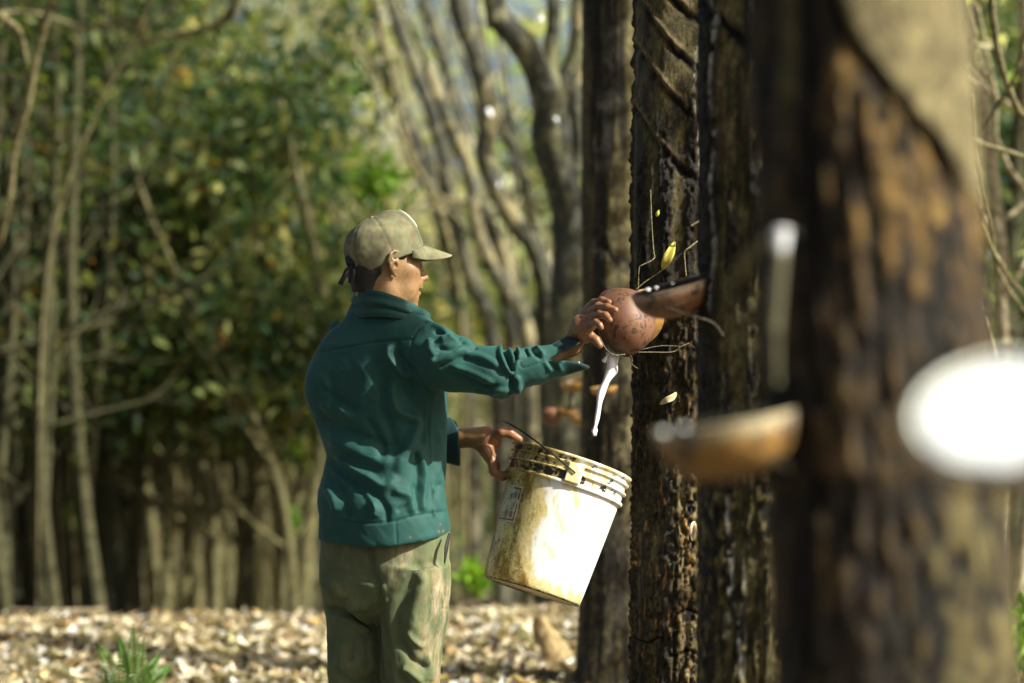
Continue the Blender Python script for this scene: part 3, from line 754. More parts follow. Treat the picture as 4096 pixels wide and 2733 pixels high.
ms = node(nt, 'ShaderNodeMath', operation='MULTIPLY'); a_ = node(nt, 'ShaderNodeAttribute'); a_.attribute_name = 'col'
mr = ramp(nt, n4, [(0.44, 0.0), (0.66, .9)])
nt.links.new(mr, ms.inputs[0]); nt.links.new(a_.outputs['Fac'], ms.inputs[1])
base = mix(nt, ms.outputs[0], base, mud)
setc(nt, b, base); bump(nt, b, mix(nt, 0.4, n3, n2), 0.3, 0.003)
u, w = pxy(Vt)
ct = (0.9 * sstep(1640, 1735, u + 20 * (fbm(u / 30, w / 30, 0) - .5)) * sstep(2180, 2400, w) + 0.65 * sstep(1530, 1580, u) * sstep(1700, 1660, u) * sstep(2170, 2200, w) * sstep(2370, 2330, w) + 0.15)
trousers = mesh_np('trousers', Vt, Ft, trm, person, True, np.repeat(np.clip(ct, 0, 1)[:, None], 3, 1))
# pocket mouth on the right hip: a dark folded lip
mb = MB()
ribbon(mb, [PP(1797, 2135, 6.36), PP(1786, 2190, 6.335), PP(1778, 2255, 6.325)], [0.006, 0.013, 0.003], (0.75, -0.65, 0), 0.0015)
mb.build('pocket', dark, trousers)
# boots (below the frame)
bootm, nt, b = nmat('boot_rubber', 0.5, (0.02, 0.02, 0.02))
for x1, y0 in ((1400, 6.50), (1662, 6.40)):
    bf = Field(np.arange(-0.60, -0.10, 0.007), np.arange(6.25, 6.80, 0.007), np.arange(-0.01, 0.24, 0.007))
    xx = XZ(x1, 0)[0]
    bf.cone((xx, y0, 0.20), (xx, y0, 0.08), 0.056, 0.050, 0.03)
    bf.cone((xx, y0 - 0.01, 0.05), (xx + 0.06, y0 + 0.15, 0.045), 0.050, 0.044, 0.03)
    bf.v = np.maximum(bf.v, (0.002 - bf.z)[None, None, :])
    V, F = bf.mesh(); mesh_np('boot', V, F, bootm, person)
# ================================================================== BUCKET
bup = Vector((0.300, 0.150, 0.941)).normalized()
brc = P(2288, 1846, 6.60)
BS = 6.60 / 6.31
BL = 0.356
bbase = brc - bup * BL
bucket = empty('bucket', bbase, 'grimy white plastic bucket with wire handle, held tilted by the man', 'bucket')
Mb = orient(bbase, bup)
def bz(z): return BL - z
prof_out = [(0.0, 0.004), (0.118, 0.004), (0.122, 0.0), (0.127, 0.001), (0.130, 0.006), (0.1325, 0.03), (0.1390, 0.12), (0.1455, 0.21), (0.1495, 0.272), (0.1505, 0.279),
            (0.1580, 0.280), (0.1590, 0.282), (0.1590, 0.2855), (0.1580, 0.287), (0.1525, 0.289), (0.1530, 0.309), (0.1600, 0.310), (0.1608, 0.312), (0.1600, 0.314), (0.1535, 0.316),
            (0.1540, 0.332), (0.1605, 0.333), (0.1612, 0.335), (0.1605, 0.337), (0.1545, 0.339), (0.1555, 0.348), (0.1620, 0.350), (0.1632, 0.353), (0.1625, 0.3558), (0.1600, 0.3565),
            (0.1560, 0.3555), (0.1525, 0.350), (0.1515, 0.330), (0.146, 0.25), (0.132, 0.04), (0.127, 0.010), (0.0, 0.009)]
def dense(prof, step=0.006):
    out = []
    for a, b in zip(prof[:-1], prof[1:]):
        n = max(1, int(math.hypot(b[0] - a[0], b[1] - a[1]) / step))
        for i in range(n): out.append((a[0] + (b[0] - a[0]) * i / n, a[1] + (b[1] - a[1]) * i / n))
    out.append(prof[-1]); return out
prof_out = [(a_ * BS, b_ * BS) for a_, b_ in prof_out]; bbase = brc - bup * (BL * BS); Mb = orient(bbase, bup); bucket.location = bbase
pr = dense(prof_out)
V, F = lathe(pr, 128)
Vl = V.copy()
V = V @ np.array(Mb)[:3, :3].T + np.array(Mb)[:3, 3]
# grime map in the bucket's own cylinder coordinates: R = dirt amount, G = black grime, B = unused
Vw = V; Vl = Vl / BS; th = np.arctan2(Vl[:, 1], Vl[:, 0]); z = Vl[:, 2]; rad = np.hypot(Vl[:, 0], Vl[:, 1])
Mi = np.array(Mb)[:3, :3]
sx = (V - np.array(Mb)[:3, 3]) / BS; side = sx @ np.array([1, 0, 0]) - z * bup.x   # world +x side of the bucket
n1 = fbm(Vl[:, 0] * 14, Vl[:, 1] * 14, z * 9, 4)
n2 = fbm(Vl[:, 0] * 55, Vl[:, 1] * 55, z * 30, 4)
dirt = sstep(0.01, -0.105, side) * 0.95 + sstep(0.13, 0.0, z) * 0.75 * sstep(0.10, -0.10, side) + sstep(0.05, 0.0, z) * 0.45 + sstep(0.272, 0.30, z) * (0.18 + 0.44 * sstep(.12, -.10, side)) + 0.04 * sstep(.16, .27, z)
dirt = np.clip(dirt + (n1 - 0.5) * 0.9, 0.02, 1)
grime = sstep(0.280, 0.292, z) * 0.32 + sstep(0.336, 0.342, z) * 0.45 * sstep(0.350, 0.345, z) + 0.35 * sstep(0.316, 0.305, z) * sstep(0.287, 0.292, z)
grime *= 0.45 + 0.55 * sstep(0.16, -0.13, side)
grime = np.clip(grime * 1.0 + (n2 - 0.5) * 1.9 * sstep(0.27, 0.30, z), 0, 1) * sstep(0.3525, 0.349, z)
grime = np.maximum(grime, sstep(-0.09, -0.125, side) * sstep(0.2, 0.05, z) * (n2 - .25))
grime = np.maximum(grime, 0.8 * (z < 0.0035) * (rad < 0.131))
cm = np.stack([dirt, np.clip(grime, 0, 1), np.zeros_like(z)], -1)
bm, nt, b = nmat('stained_white_plastic', 0.38)
a_ = node(nt, 'ShaderNodeAttribute'); a_.attribute_name = 'col'
sp = node(nt, 'ShaderNodeSeparateColor'); nt.links.new(a_.outputs['Color'], sp.inputs[0])
c = objco(nt); cz = objco(nt, (1, 1, 0.45))
f1 = noise(nt, cz, 32, 7, 0.72, 0.3); f2 = noise(nt, c, 85, 6, 0.75)
def thr(nt, amount, nz0, lo=-0.10, hi=0.08, gain=1.0):
    q = node(nt, 'ShaderNodeMapRange'); q.inputs['From Min'].default_value = .30; q.inputs['From Max'].default_value = .68; nt.links.new(nz0, q.inputs['Value']); nz = q.outputs[0]
    """smooth mask: amount + noise - 1"""
    m = node(nt, 'ShaderNodeMath', operation='ADD'); nt.links.new(amount, m.inputs[0]); nt.links.new(nz, m.inputs[1])
    r = node(nt, 'ShaderNodeMapRange'); r.interpolation_type = 'SMOOTHSTEP'
    r.inputs['From Min'].default_value = 1 + lo; r.inputs['From Max'].default_value = 1 + hi
    nt.links.new(m.outputs[0], r.inputs['Value']); return r.outputs[0]
clean = (0.80, 0.80, 0.78)
base = mix(nt, thr(nt, sp.outputs[0], f1, -0.45, 0.0), clean, ramp(nt, f2, [(0.35, (0.58, 0.43, 0.12)), (0.6, (0.72, 0.62, 0.33))]))  # yellow dirt, also standing for light glowing through the plastic
base = mix(nt, thr(nt, sp.outputs[0], f1, 0.20, 0.70), base, (0.27, 0.165, 0.030))
base = mix(nt, thr(nt, sp.outputs[0], f2, 0.55, 0.85), base, (0.10, 0.055, 0.012))
# a few thin rusty runs even on the clean side
f3 = noise(nt, objco(nt, (1, 1, 0.25)), 26, 6, 0.7, 0.6)
base = mix(nt, ramp(nt, f3, [(0.655, 0.0), (0.70, 0.75)]), base, (0.42, 0.25, 0.05))
base = mix(nt, thr(nt, sp.outputs[1], f2, 0.02, 0.12), base, (0.030, 0.021, 0.009))
setc(nt, b, base)
b.inputs['Subsurface Weight'].default_value = 0.0
bodyb = mesh_np('bucket_body', V, F, bm, bucket, True, cm)
es = bodyb.modifiers.new('e', 'EDGE_SPLIT'); es.split_angle = math.radians(50)
def bp(ang, z, r):   # point on the bucket: ang measured in image plane, 0 = towards the camera, + = right
    fwd = Vector((0, -1, 0)); fwd = (fwd - bup * fwd.dot(bup)).normalized(); rt = bup.cross(fwd) * -1
    rt = fwd.cross(bup) * -1
    if rt.x < 0: rt = -rt
    return bbase + bup * z * BS + (fwd * math.cos(ang) + rt * math.sin(ang)) * r * BS
# lugs and wire handle
lugA = math.radians(2)
for k, a in enumerate((lugA + 0.02, lugA + PI)):
    mbx = MB()
    pa = [bp(a + s * 0.125, zz, rr) for rr in (0.150, 0.166) for zz in (0.286, 0.336) for s in (-1, 1)]
    pa = np.array([tuple(q) for q in pa])
    F8 = np.array([[0, 1, 3, 2], [4, 6, 7, 5], [0, 4, 5, 1], [2, 3, 7, 6], [0, 2, 6, 4], [1, 5, 7, 3]])
    mbx.add(pa, F8, (0.35, 0.15, 0))
    lg = mbx.build('lug', bm, bucket, False)
    bv = lg.modifiers.new('b', 'BEVEL'); bv.width = 0.003; bv.segments = 2
wirem, nt, b = nmat('dark_wire', 0.45, (0.02, 0.02, 0.022)); b.inputs['Metallic'].default_value = 0.7
L1 = np.array(bp(lugA + 0.02, 0.312, 0.1690)); L2 = np.array(bp(lugA + PI, 0.312, 0.1690))
apex = np.array(P(2008, 1688, 6.60))
mid = (L1 + L2) / 2; R_ = np.linalg.norm(L1 - L2) / 2
ad = apex - mid
pts = []
for t in np.linspace(0, PI, 40):
    pts.append(mid + (L1 - mid) * math.cos(t) + ad * math.sin(t) ** 0.9)
pts = [L1 + (np.array(bp(lugA + 0.02, 0.312, 0.155)) - L1)] + pts + [np.array(bp(lugA + PI, 0.312, 0.155))]
mbx = MB(); add_tube(mbx, pts, 0.0024, 8); mbx.build('wire_handle', wirem, bucket)
# torn paper sticker with a red frame
paper, nt, b = nmat('sticker_paper', 0.6); 
c = objco(nt); setc(nt, b, ramp(nt, noise(nt, c, 60, 5), [(0.4, (0.42, 0.36, 0.22)), (0.6, (0.62, 0.60, 0.52))]))
red, nt, b = nmat('red_ink', 0.6, (0.26, 0.035, 0.022)); green, nt, b = nmat('green_ink', 0.6, (0.02, 0.10, 0.075)); greyink, nt, b = nmat('grey_ink', 0.6, (0.10, 0.08, 0.06))
def rb(z): return 0.1495 - (0.272 - z) * 0.0700
def patch(name, mat, quads, off, parent):
    mbx = MB()
    for (a0, z0, a1, z1, a2, z2, a3, z3) in quads:
        n = 6; P4 = [(a0, z0), (a1, z1), (a2, z2), (a3, z3)]
        vs = []
        for i in range(n + 1):
            for j in range(3):
                s = i / n; t = j / 2
                a = (P4[0][0] * (1 - s) + P4[1][0] * s) * (1 - t) + (P4[3][0] * (1 - s) + P4[2][0] * s) * t
                zz = (P4[0][1] * (1 - s) + P4[1][1] * s) * (1 - t) + (P4[3][1] * (1 - s) + P4[2][1] * s) * t
                vs.append(tuple(bp(math.radians(a), zz, rb(zz) + off)))
        i = np.arange(n)[:, None] * 3; j = np.arange(2)[None, :]
        mbx.add(vs, np.stack([i + j, i + j + 1, i + 4 + j, i + 3 + j], -1).reshape(-1, 4))
    return mbx.build(name, mat, parent, False)
a0, a1, z0, z1 = -74, -44, 0.148, 0.244
def rq(l, r, lo, hi): return (l, lo, r, lo, r, hi, l, hi)
st = patch('sticker', paper, [(a0, z0, a1, z0, a1, z1, a0 + 7, z1), ], 0.0008, bucket)
patch('red_frame', red, [rq(a1 - 3.2, a1 - 1.8, z0 + .005, z0 + .050), rq(a1 - 3.2, a1 - 1.8, z0 + .060, z1 - .005), rq(a0 + 1, a1 - 3, z0 + .005, z0 + .008), rq(a0 + 16, a1 - 3, z1 - .009, z1 - .005)], 0.0013, st)
# what is still readable: two red strokes and a figure, a green word above
ovl = []
for k in range(10):
    t0, t1 = 2 * PI * k / 10, 2 * PI * (k + 1) / 10
    f_ = lambda t, q: (a1 - 8 + q * 2.4 * math.cos(t), z0 + .021 + q * .0085 * math.sin(t))
    p0, p1, p2, p3 = f_(t0, 1), f_(t1, 1), f_(t1, .55), f_(t0, .55)
    ovl.append((*p0, *p1, *p2, *p3))
patch('red_lettering', red, ovl + [rq(a1 - 9.3, a1 - 6.7, z0 + .0205, z0 + .0225), rq(a1 - 11, a1 - 6, z0 + .0345, z0 + .0365), rq(a1 - 8, a1 - 6.6, z0 + .040, z0 + .050)], 0.0013, st)
patch('grey_lettering', greyink, [(a1 - 16, z0 + .012, a1 - 15, z0 + .012, a1 - 13, z0 + .03, a1 - 14, z0 + .03), (a1 - 20, z0 + .012, a1 - 18.8, z0 + .012, a1 - 17, z0 + .032, a1 - 18, z0 + .032), (a1 - 18.6, z0 + .030, a1 - 17.2, z0 + .030, a1 - 15, z0 + .012, a1 - 16, z0 + .012)], 0.0013, st)
patch('green_lettering', green, [(a1 - 18 + 3.4 * k, z0 + .058 + .002 * k, a1 - 17 + 3.4 * k, z0 + .058 + .002 * k, a1 - 15.8 + 3.4 * k, z0 + .074 + .0015 * k, a1 - 16.9 + 3.4 * k, z0 + .074 + .0015 * k) for k in range(5)] + [(a1 - 16, z0 + .072, a1 - 14.8, z0 + .072, a1 - 12.4, z0 + .060, a1 - 13.5, z0 + .060), (a1 - 9, z0 + .078, a1 - 8, z0 + .078, a1 - 5.8, z0 + .064, a1 - 6.8, z0 + .064)], 0.0013, st)

# ================================================================== BOWLS AND LATEX
def bowl_mat(name, c1, c2, spots=0.6, rough=0.55):
    m, nt, b = nmat(name, rough)
    c = objco(nt)
    n1 = noise(nt, c, 14, 5, 0.6); n2 = noise(nt, c, 70, 5, 0.7); n3 = noise(nt, objco(nt, (1, 1, 2.2)), 30, 5, 0.65, 1.0)
    base = ramp(nt, n1, [(0.3, c1), (0.7, c2)])
    base = mix(nt, ramp(nt, n2, [(spots, 0.0), (spots + 0.05, 0.9)]), base, (0.02, 0.014, 0.009))
    base = mix(nt, ramp(nt, n3, [(0.60, 0.0), (0.66, 0.6)]), base, tuple(x * 0.35 for x in c1))
    n5 = noise(nt, c, 26, 6, 0.7, 0.8); base = mix(nt, ramp(nt, n5, [(0.535, 0.0), (0.57, 0.85)]), base, (0.035, 0.022, 0.014))
    base = mix(nt, 1.0, base, attr(nt), 'MULTIPLY')
    setc(nt, b, base); bump(nt, b, n2, 0.3, 0.004)
    return m
clay = bowl_mat('terracotta', (0.13, 0.058, 0.030), (0.22, 0.098, 0.050), 0.585)
clay_y = bowl_mat('yellow_terracotta', (0.24, 0.125, 0.030), (0.36, 0.20, 0.05), 0.66)
clay_d = bowl_mat('dark_terracotta', (0.15, 0.07, 0.03), (0.28, 0.13, 0.05), 0.66)
clay_p = bowl_mat('painted_clay', (0.5, 0.25, 0.06), (0.62, 0.33, 0.09), 0.7)
latex, nt, b = nmat('liquid_latex', 0.22, (0.78, 0.80, 0.83)); b.inputs['Subsurface Weight'].default_value = 0.2; b.inputs['Subsurface Scale'].default_value = 0.01
residue, nt, b = nmat('wet_residue', 0.10, (0.02, 0.016, 0.013)); b.inputs['Coat Weight'].default_value = 0.6
def bowl(center, up, R, hgt, mat, label, group=None, rimc=(1, 1, 1), fill=None, spin=0.0, name='latex_cup', ns=64, rows=16):
    up = Vector(up).normalized()
    org = Vector(center) - up * hgt
    e = empty(name, org, label, 'cup', group)
    th_ = 0.0045
    pr = []
    for i in range(rows + 1):
        t = i / rows * PI / 2
        pr.append((max(1e-4, R * math.sin(t) ** 0.75), hgt * (1 - math.cos(t))))
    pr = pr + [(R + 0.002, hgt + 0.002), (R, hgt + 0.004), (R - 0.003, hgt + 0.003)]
    for i in range(rows, -1, -1):
        t = i / rows * PI / 2
        pr.append((max(1e-4, (R - th_) * math.sin(t) ** 0.75), th_ + (hgt - th_) * (1 - math.cos(t))))
    M = orient(org, up, spin)
    sd = random.random() * 50
    def wob(V):
        s = 1 + 0.03 * np.sin(2 * np.arctan2(V[..., 1], V[..., 0]) + sd) + (fbm(V[..., 0] * 9 + sd, V[..., 1] * 9, V[..., 2] * 9, 2) - .5) * 0.05
        V = V.copy(); V[..., :2] *= s[..., None]; return V
    V, F = lathe(pr, ns, M, wob)
    zz = (V - np.array(org)) @ np.array(up)
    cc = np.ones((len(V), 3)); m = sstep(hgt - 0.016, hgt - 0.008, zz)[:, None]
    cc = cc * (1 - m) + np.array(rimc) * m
    inner = np.repeat(np.arange(len(pr)) > rows + 3, ns)[:, None]
    cc = np.where(inner, np.array([0.25, 0.2, 0.2]), cc)
    mesh_np('bowl', V, F, mat, e, True, cc)
    if fill:
        fm, lvl = fill
        t = math.acos(1 - lvl); rr_ = (R - th_) * math.sin(t) ** 0.75
        nr = 12
        prf = [(max(1e-4, rr_ * q / nr), lvl * hgt - 0.002 * (q == nr)) for q in range(nr + 1)]
        def wob2(V):
            V = V.copy(); V[..., 2] += (fbm(V[..., 0] * 40 + sd, V[..., 1] * 40, V[..., 0] * 0, 3) - .5) * (0.006 if fm is residue else 0.002); return V
        V, F = lathe(prf[::-1], ns, M, wob2)
        mesh_np('contents', V, F, fm, e)
    return e
held = bowl(P(2478, 1292, 6.33), (-0.70, 0.66, -0.28), 0.0885, 0.092, clay, 'reddish brown clay bowl tipped over in the man\'s hand, latex running out', rimc=(.35, .3, .3), fill=None)
back = bowl(P(2520, 1262, 6.50), (-0.55, 0.55, 0.63), 0.088, 0.085, clay_y, 'orange clay bowl half hidden behind the tipped bowl', rimc=(1.2, 1.1, 1))
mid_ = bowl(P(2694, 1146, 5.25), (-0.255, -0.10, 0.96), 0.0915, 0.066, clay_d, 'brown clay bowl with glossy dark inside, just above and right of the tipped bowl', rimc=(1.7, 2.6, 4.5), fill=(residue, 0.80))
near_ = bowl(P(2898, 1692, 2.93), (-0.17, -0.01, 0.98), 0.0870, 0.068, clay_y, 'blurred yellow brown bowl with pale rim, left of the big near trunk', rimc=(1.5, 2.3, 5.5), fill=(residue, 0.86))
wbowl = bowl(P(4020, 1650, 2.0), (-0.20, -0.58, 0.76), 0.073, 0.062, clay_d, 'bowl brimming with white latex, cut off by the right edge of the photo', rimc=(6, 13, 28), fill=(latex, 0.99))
def glint_drops(e, lst):  # white beads added on the rims to stand for bright glints
    for x, y, d, r_ in lst:
        M = orient(P(x, y, d), (0, -.4, 1)); V, F = lathe([(1e-4, r_ * .5), (r_ * .5, r_ * .42), (r_ * .85, r_ * .15), (r_, -r_ * .1), (r_ * .8, -r_ * .4), (1e-4, -r_ * .5)], 14, M); mesh_np('glint_drop', V, F, latex, e)
glint_drops(mid_, [(2592, 1158, 5.17, .0060), (2625, 1150, 5.17, .0045), (2690, 1134, 5.17, .003), (2832, 1104, 5.2, .003)])
glint_drops(near_, [(2652, 1728, 2.86, .0050), (2735, 1712, 2.85, .0045)])
wm = bpy.data.materials['liquid_latex']
for ch in wbowl.children:
    if ch.name.startswith('bowl'): pass
# stream of latex from the tipped bowl into the air
mbx = MB()
pth = [(2452, 1412, 6.325, 24, 10), (2450, 1450, 6.322, 25, 7), (2447, 1486, 6.32, 22, 6), (2430, 1515, 6.32, 18, 6), (2412, 1555, 6.32, 16, 6), (2400, 1600, 6.32, 14, 6), (2392, 1650, 6.32, 10.5, 6), (2385, 1690, 6.32, 8, 6), (2380, 1712, 6.32, 8.5, 7), (2378, 1728, 6.32, 12, 9), (2379, 1739, 6.32, 9, 7), (2380, 1744, 6.32, 2, 2)]
cp = smooth_path([PP(*p[:3]) for p in pth], 60)
wds = np.interp(np.linspace(0, 1, 60), np.linspace(0, 1, len(pth)), [p[3] for p in pth]) / 1528.
dps = np.interp(np.linspace(0, 1, 60), np.linspace(0, 1, len(pth)), [p[4] for p in pth]) / 1528.
a = np.linspace(0, 2 * PI, 20, endpoint=False)
V = []
for i, (q, w_, d_) in enumerate(zip(cp, wds, dps)):
    for t in a:
        bulge = 1 + 0.12 * math.sin(i * 0.55 + 1.2)
        V.append((q[0] + math.cos(t) * w_ * bulge, q[1] + math.sin(t) * d_ * (1 + .5 * math.cos(3 * t)), q[2] + 0.0015 * math.sin(t * 2 + i * .3)))
ii = np.arange(59)[:, None] * 20; jj = np.arange(20)[None, :]; jn = (jj + 1) % 20
Fq_ = np.stack([ii + jj, ii + jn, ii + 20 + jn, ii + 20 + jj], -1).reshape(-1, 4)
stream = mesh_np('latex_stream', np.array(V), Fq_, latex)
tag(stream, 'thin white stream of latex falling from the tipped bowl towards the bucket', 'latex')
rebase(stream, P(2380, 1744, 6.32))
mbx = MB(); add_tube(mbx, smooth_path([PP(2432, 1418, 6.31), PP(2424, 1430, 6.31), PP(2416, 1444, 6.31), PP(2413, 1450, 6.31)], 10), [.002, .002, .002, .003, .004, .005, .006, .006, .004, .001], 10)
mbx.build('side_drip', latex, stream)
# ================================================================== BARK AND LEAF MATERIALS
def bark_mat(name, sc=(1, 1, 0.22), bs=0.9, rough=0.6, fine=60, lo=0.45, hi=1.45):
    m, nt, b = nmat(name, rough)
    c = objco(nt, (sc[0], sc[1], min(1, sc[2] * 2))); c2 = objco(nt)
    n1 = noise(nt, c, fine, 8, 0.78, 0.4); n2 = noise(nt, c2, 30, 7, 0.72)
    k = ramp(nt, n1, [(0.32, lo), (0.68, hi)])
    base = mix(nt, 1.0, attr(nt), k, 'MULTIPLY')
    base = mix(nt, ramp(nt, n2, [(0.42, 0.8), (0.56, 0.0)]), base, mix(nt, 1.0, base, (0.45, 0.42, 0.42), 'MULTIPLY'))
    setc(nt, b, base); bump(nt, b, mix(nt, 0.4, n1, n2), bs, 0.012); b.inputs['Specular IOR Level'].default_value = 0.22
    return m
barkA = bark_mat('tapped_bark', fine=85, lo=.22, hi=1.9, bs=1.0)
barkN = bark_mat('big_tapped_bark', fine=40, lo=0.3, hi=1.6, sc=(1, 1, .4))
barkS = bark_mat('smooth_bark', (1, 1, 0.5), 0.5, 0.75, 30, 0.65, 1.3)
def leaf_mat(name, tr=0.35, rough=0.5):
    m = bpy.data.materials.new(name); m.use_nodes = True; nt = m.node_tree
    nt.nodes.clear()
    o = node(nt, 'ShaderNodeOutputMaterial'); p = node(nt, 'ShaderNodeBsdfPrincipled'); t = node(nt, 'ShaderNodeBsdfTranslucent'); mx = node(nt, 'ShaderNodeMixShader')
    a = attr(nt); nt.links.new(a, p.inputs['Base Color']); p.inputs['Roughness'].default_value = rough; p.inputs['Specular IOR Level'].default_value = 0.2
    br = mix(nt, 1.0, a, (1.5, 1.7, 0.7), 'MULTIPLY'); nt.links.new(br, t.inputs['Color'])
    mx.inputs[0].default_value = tr
    nt.links.new(p.outputs[0], mx.inputs[1]); nt.links.new(t.outputs[0], mx.inputs[2]); nt.links.new(mx.outputs[0], o.inputs[0])
    return m
leafm = leaf_mat('tree_leaf', .42); dryleaf = leaf_mat('dry_leaf', 0.12, 0.7); paleleaf = leaf_mat('pale_waxy_leaf', 0.45, 0.35)
paleleaf.node_tree.nodes['Principled BSDF'].inputs['Specular IOR Level'].default_value = 0.6

PAL = {
 'none': [((.05, .05, .02), 1)],
 'dark': [((0.025, 0.055, 0.025), 5), ((0.065, 0.105, 0.042), 4), ((0.16, 0.19, 0.06), 3), ((0.22, 0.22, 0.05), .8)],
 'mid': [((0.045, 0.095, 0.040), 3), ((0.145, 0.180, 0.062), 4), ((0.32, 0.32, 0.11), 3.2), ((0.22, 0.17, 0.05), .7), ((0.30, 0.16, 0.03), .25)],
 'yellow': [((0.06, 0.09, 0.025), 2), ((0.18, 0.20, 0.06), 4), ((0.36, 0.32, 0.10), 3), ((0.34, 0.20, 0.03), 1)],
 'orange': [((0.12, 0.13, 0.04), 3), ((0.40, 0.27, 0.05), 4), ((0.46, 0.36, 0.08), 3)],
 'pale': [((0.30, 0.30, 0.13), 3), ((0.50, 0.47, 0.27), 4), ((0.64, 0.58, 0.42), 3.5), ((0.36, 0.46, 0.12), 1.6), ((0.55, 0.42, 0.18), .5), ((.80, .80, .84), .9)],  # near-white share stands for bright specks of light among the leaves
 'lime': [((0.16, 0.30, 0.025), 4), ((0.24, 0.38, 0.04), 3), ((0.09, 0.17, 0.02), 2)],
}
def palette(name, n, r):
    cs = np.array([c for c, _ in PAL[name]]); w = np.array([w for _, w in PAL[name]], float); w /= w.sum()
    k = r.choice(len(cs), n, p=w)
    return cs[k] * r.uniform(0.75, 1.25, (n, 1))
def leaves(mb, C, size, cols, r, droop=0.5, asp=0.42, curl=0.12):
    """one folded leaf (6 vertices, 4 faces) per centre"""
    n = len(C)
    d = r.normal(0, 1, (n, 3)); d[:, 2] -= droop; d /= np.linalg.norm(d, axis=1)[:, None]
    s = np.cross(d, r.normal(0, 1, (n, 3))); s /= np.linalg.norm(s, axis=1)[:, None]
    nn = np.cross(s, d)
    L = (size * r.uniform(0.6, 1.3, n))[:, None]
    W = L * asp * 0.5
    base = C - d * L * 0.5
    v = [base, base + d * L * .45 + s * W + nn * L * .06, base + d * L * .5 - nn * L * curl * .3, base + d * L * .45 - s * W + nn * L * .06, base + d * L - nn * L * curl]
    V = np.stack(v, 1).reshape(-1, 3)
    i = np.arange(n)[:, None] * 5
    F = np.concatenate([i + np.array([[0, 1, 2]]), i + np.array([[0, 2, 3]]), i + np.array([[1, 4, 2]]), i + np.array([[2, 4, 3]])])
    mb.add(V, F, (1, 1, 1)); mb.C[-1] = np.repeat(cols, 5, axis=0).astype(np.float32)

def limbs(mb, base, dirv, L, r0, depth, r, ends, c, up=0.25, spread=0.75, nseg=5):
    """recursive branch; leaf cluster spots go to ends"""
    p = np.array(base, float); d = np.array(dirv, float); d /= np.linalg.norm(d)
    pts = [p.copy()]
    for i in range(nseg):
        d = d + r.normal(0, 0.10, 3) + np.array([0, 0, up * 0.25]); d /= np.linalg.norm(d)
        p = p + d * L / nseg; pts.append(p.copy())
    pts = np.array(pts)
    add_tube(mb, pts, np.linspace(r0, r0 * (0.55 if depth else 0.3), len(pts)), 7 if r0 > 0.03 else 4, c)
    if depth == 0:
        ends.append(pts[-1]); ends.append(pts[-3]); return
    for k in range(3 if depth > 1 else 3):
        t = r.integers(nseg // 2, nseg + 1)
        nd = d + r.normal(0, spread * 0.6, 3) + np.array([0, 0, up * .6])
        limbs(mb, pts[t], nd, L * r.uniform(.55, .8), r0 * .5, depth - 1, r, ends, c, up, spread, nseg)

def wood_tree(name, label, seed, pal, base=(0, 0, 0), H_=7.5, r0=0.07, cb=2.0, cr=1.4, nl=2600, lean=(0, 0), size=0.13, group=None, barkc=(0.095, 0.085, 0.045), twig=False, cat='tree', forks=1):
    r = np.random.default_rng(seed)
    e = empty(name, base, label, cat, group)
    mb = MB(); ends = []
    z = np.linspace(-0.05, 1, 14)
    ph = r.uniform(0, 6, 4)
    for f in range(forks):
        ln = np.array(lean) + (r.normal(0, .10, 2) if f else 0)
        path = np.stack([ln[0] * np.abs(z) ** 1.3 * H_ + 0.11 * np.sin(z * 7 + ph[0] + f) * (z > 0), ln[1] * np.abs(z) ** 1.3 * H_ + 0.06 * np.sin(z * 6 + ph[1]), z * H_ * (1 - .15 * f)], -1)
        rr = r0 * (1 - 0.62 * np.clip(z, 0, 1)) * (1 + 0.55 * np.exp(-np.clip(z, 0, 1) * H_ / 0.18)) * (1 - .3 * (f > 0))
        cB = np.array(barkc) * r.uniform(.8, 1.2)
        add_tube(mb, path, rr, 12, cB, lambda V: (fbm(V[..., 0] * 25, V[..., 1] * 25, V[..., 2] * 9, 3) - .5) * r0 * .35)
        nb = 11 if twig else 9
        for k in range(nb):
            t = r.uniform(cb / H_ * .6, 0.97); i = t * 13 / 1.0
            q = np.array([np.interp(t, z, path[:, j]) for j in range(3)])
            a = r.uniform(0, 2 * PI)
            dv = np.array([math.cos(a), math.sin(a), r.uniform(0.3, 1.2)])
            limbs(mb, q, dv, cr * r.uniform(.5, .9), r0 * .34 * (1.15 - .6 * t), 1, r, ends, cB * 1.05, .3)
    o = mb.build('trunk', barkS, None); o.parent = e
    if nl:
        E = np.array(ends)
        k = r.integers(0, len(E), nl)
        rad = cr * (.26 if twig else .25)
        C = E[k] + r.normal(0, rad, (nl, 3)) * np.array([1, 1, .7])
        C = C[C[:, 2] > cb * .85]
        # gaps: drop leaves where a coarse noise is low
        g = fbm(C[:, 0] * 1.1 + seed, C[:, 1] * 1.1, C[:, 2] * 1.3, 2)
        C = C[g > 0.47]
        mb = MB(); leaves(mb, C, size, palette(pal, len(C), r), r)
        o = mb.build('crown', paleleaf if pal == 'pale' else leafm, None, False); o.parent = e
    return e

def dup(root, loc, rotz=0.0, sc=1.0, label=None):
    c = root.copy(); COL.objects.link(c); c.location = loc; c.rotation_euler = (0, 0, rotz); c.scale = (sc, sc, sc * random.uniform(.92, 1.1))
    if label: c['label'] = label
    for ch in list(root.children):
        k = ch.copy(); COL.objects.link(k); k.parent = c
    return c

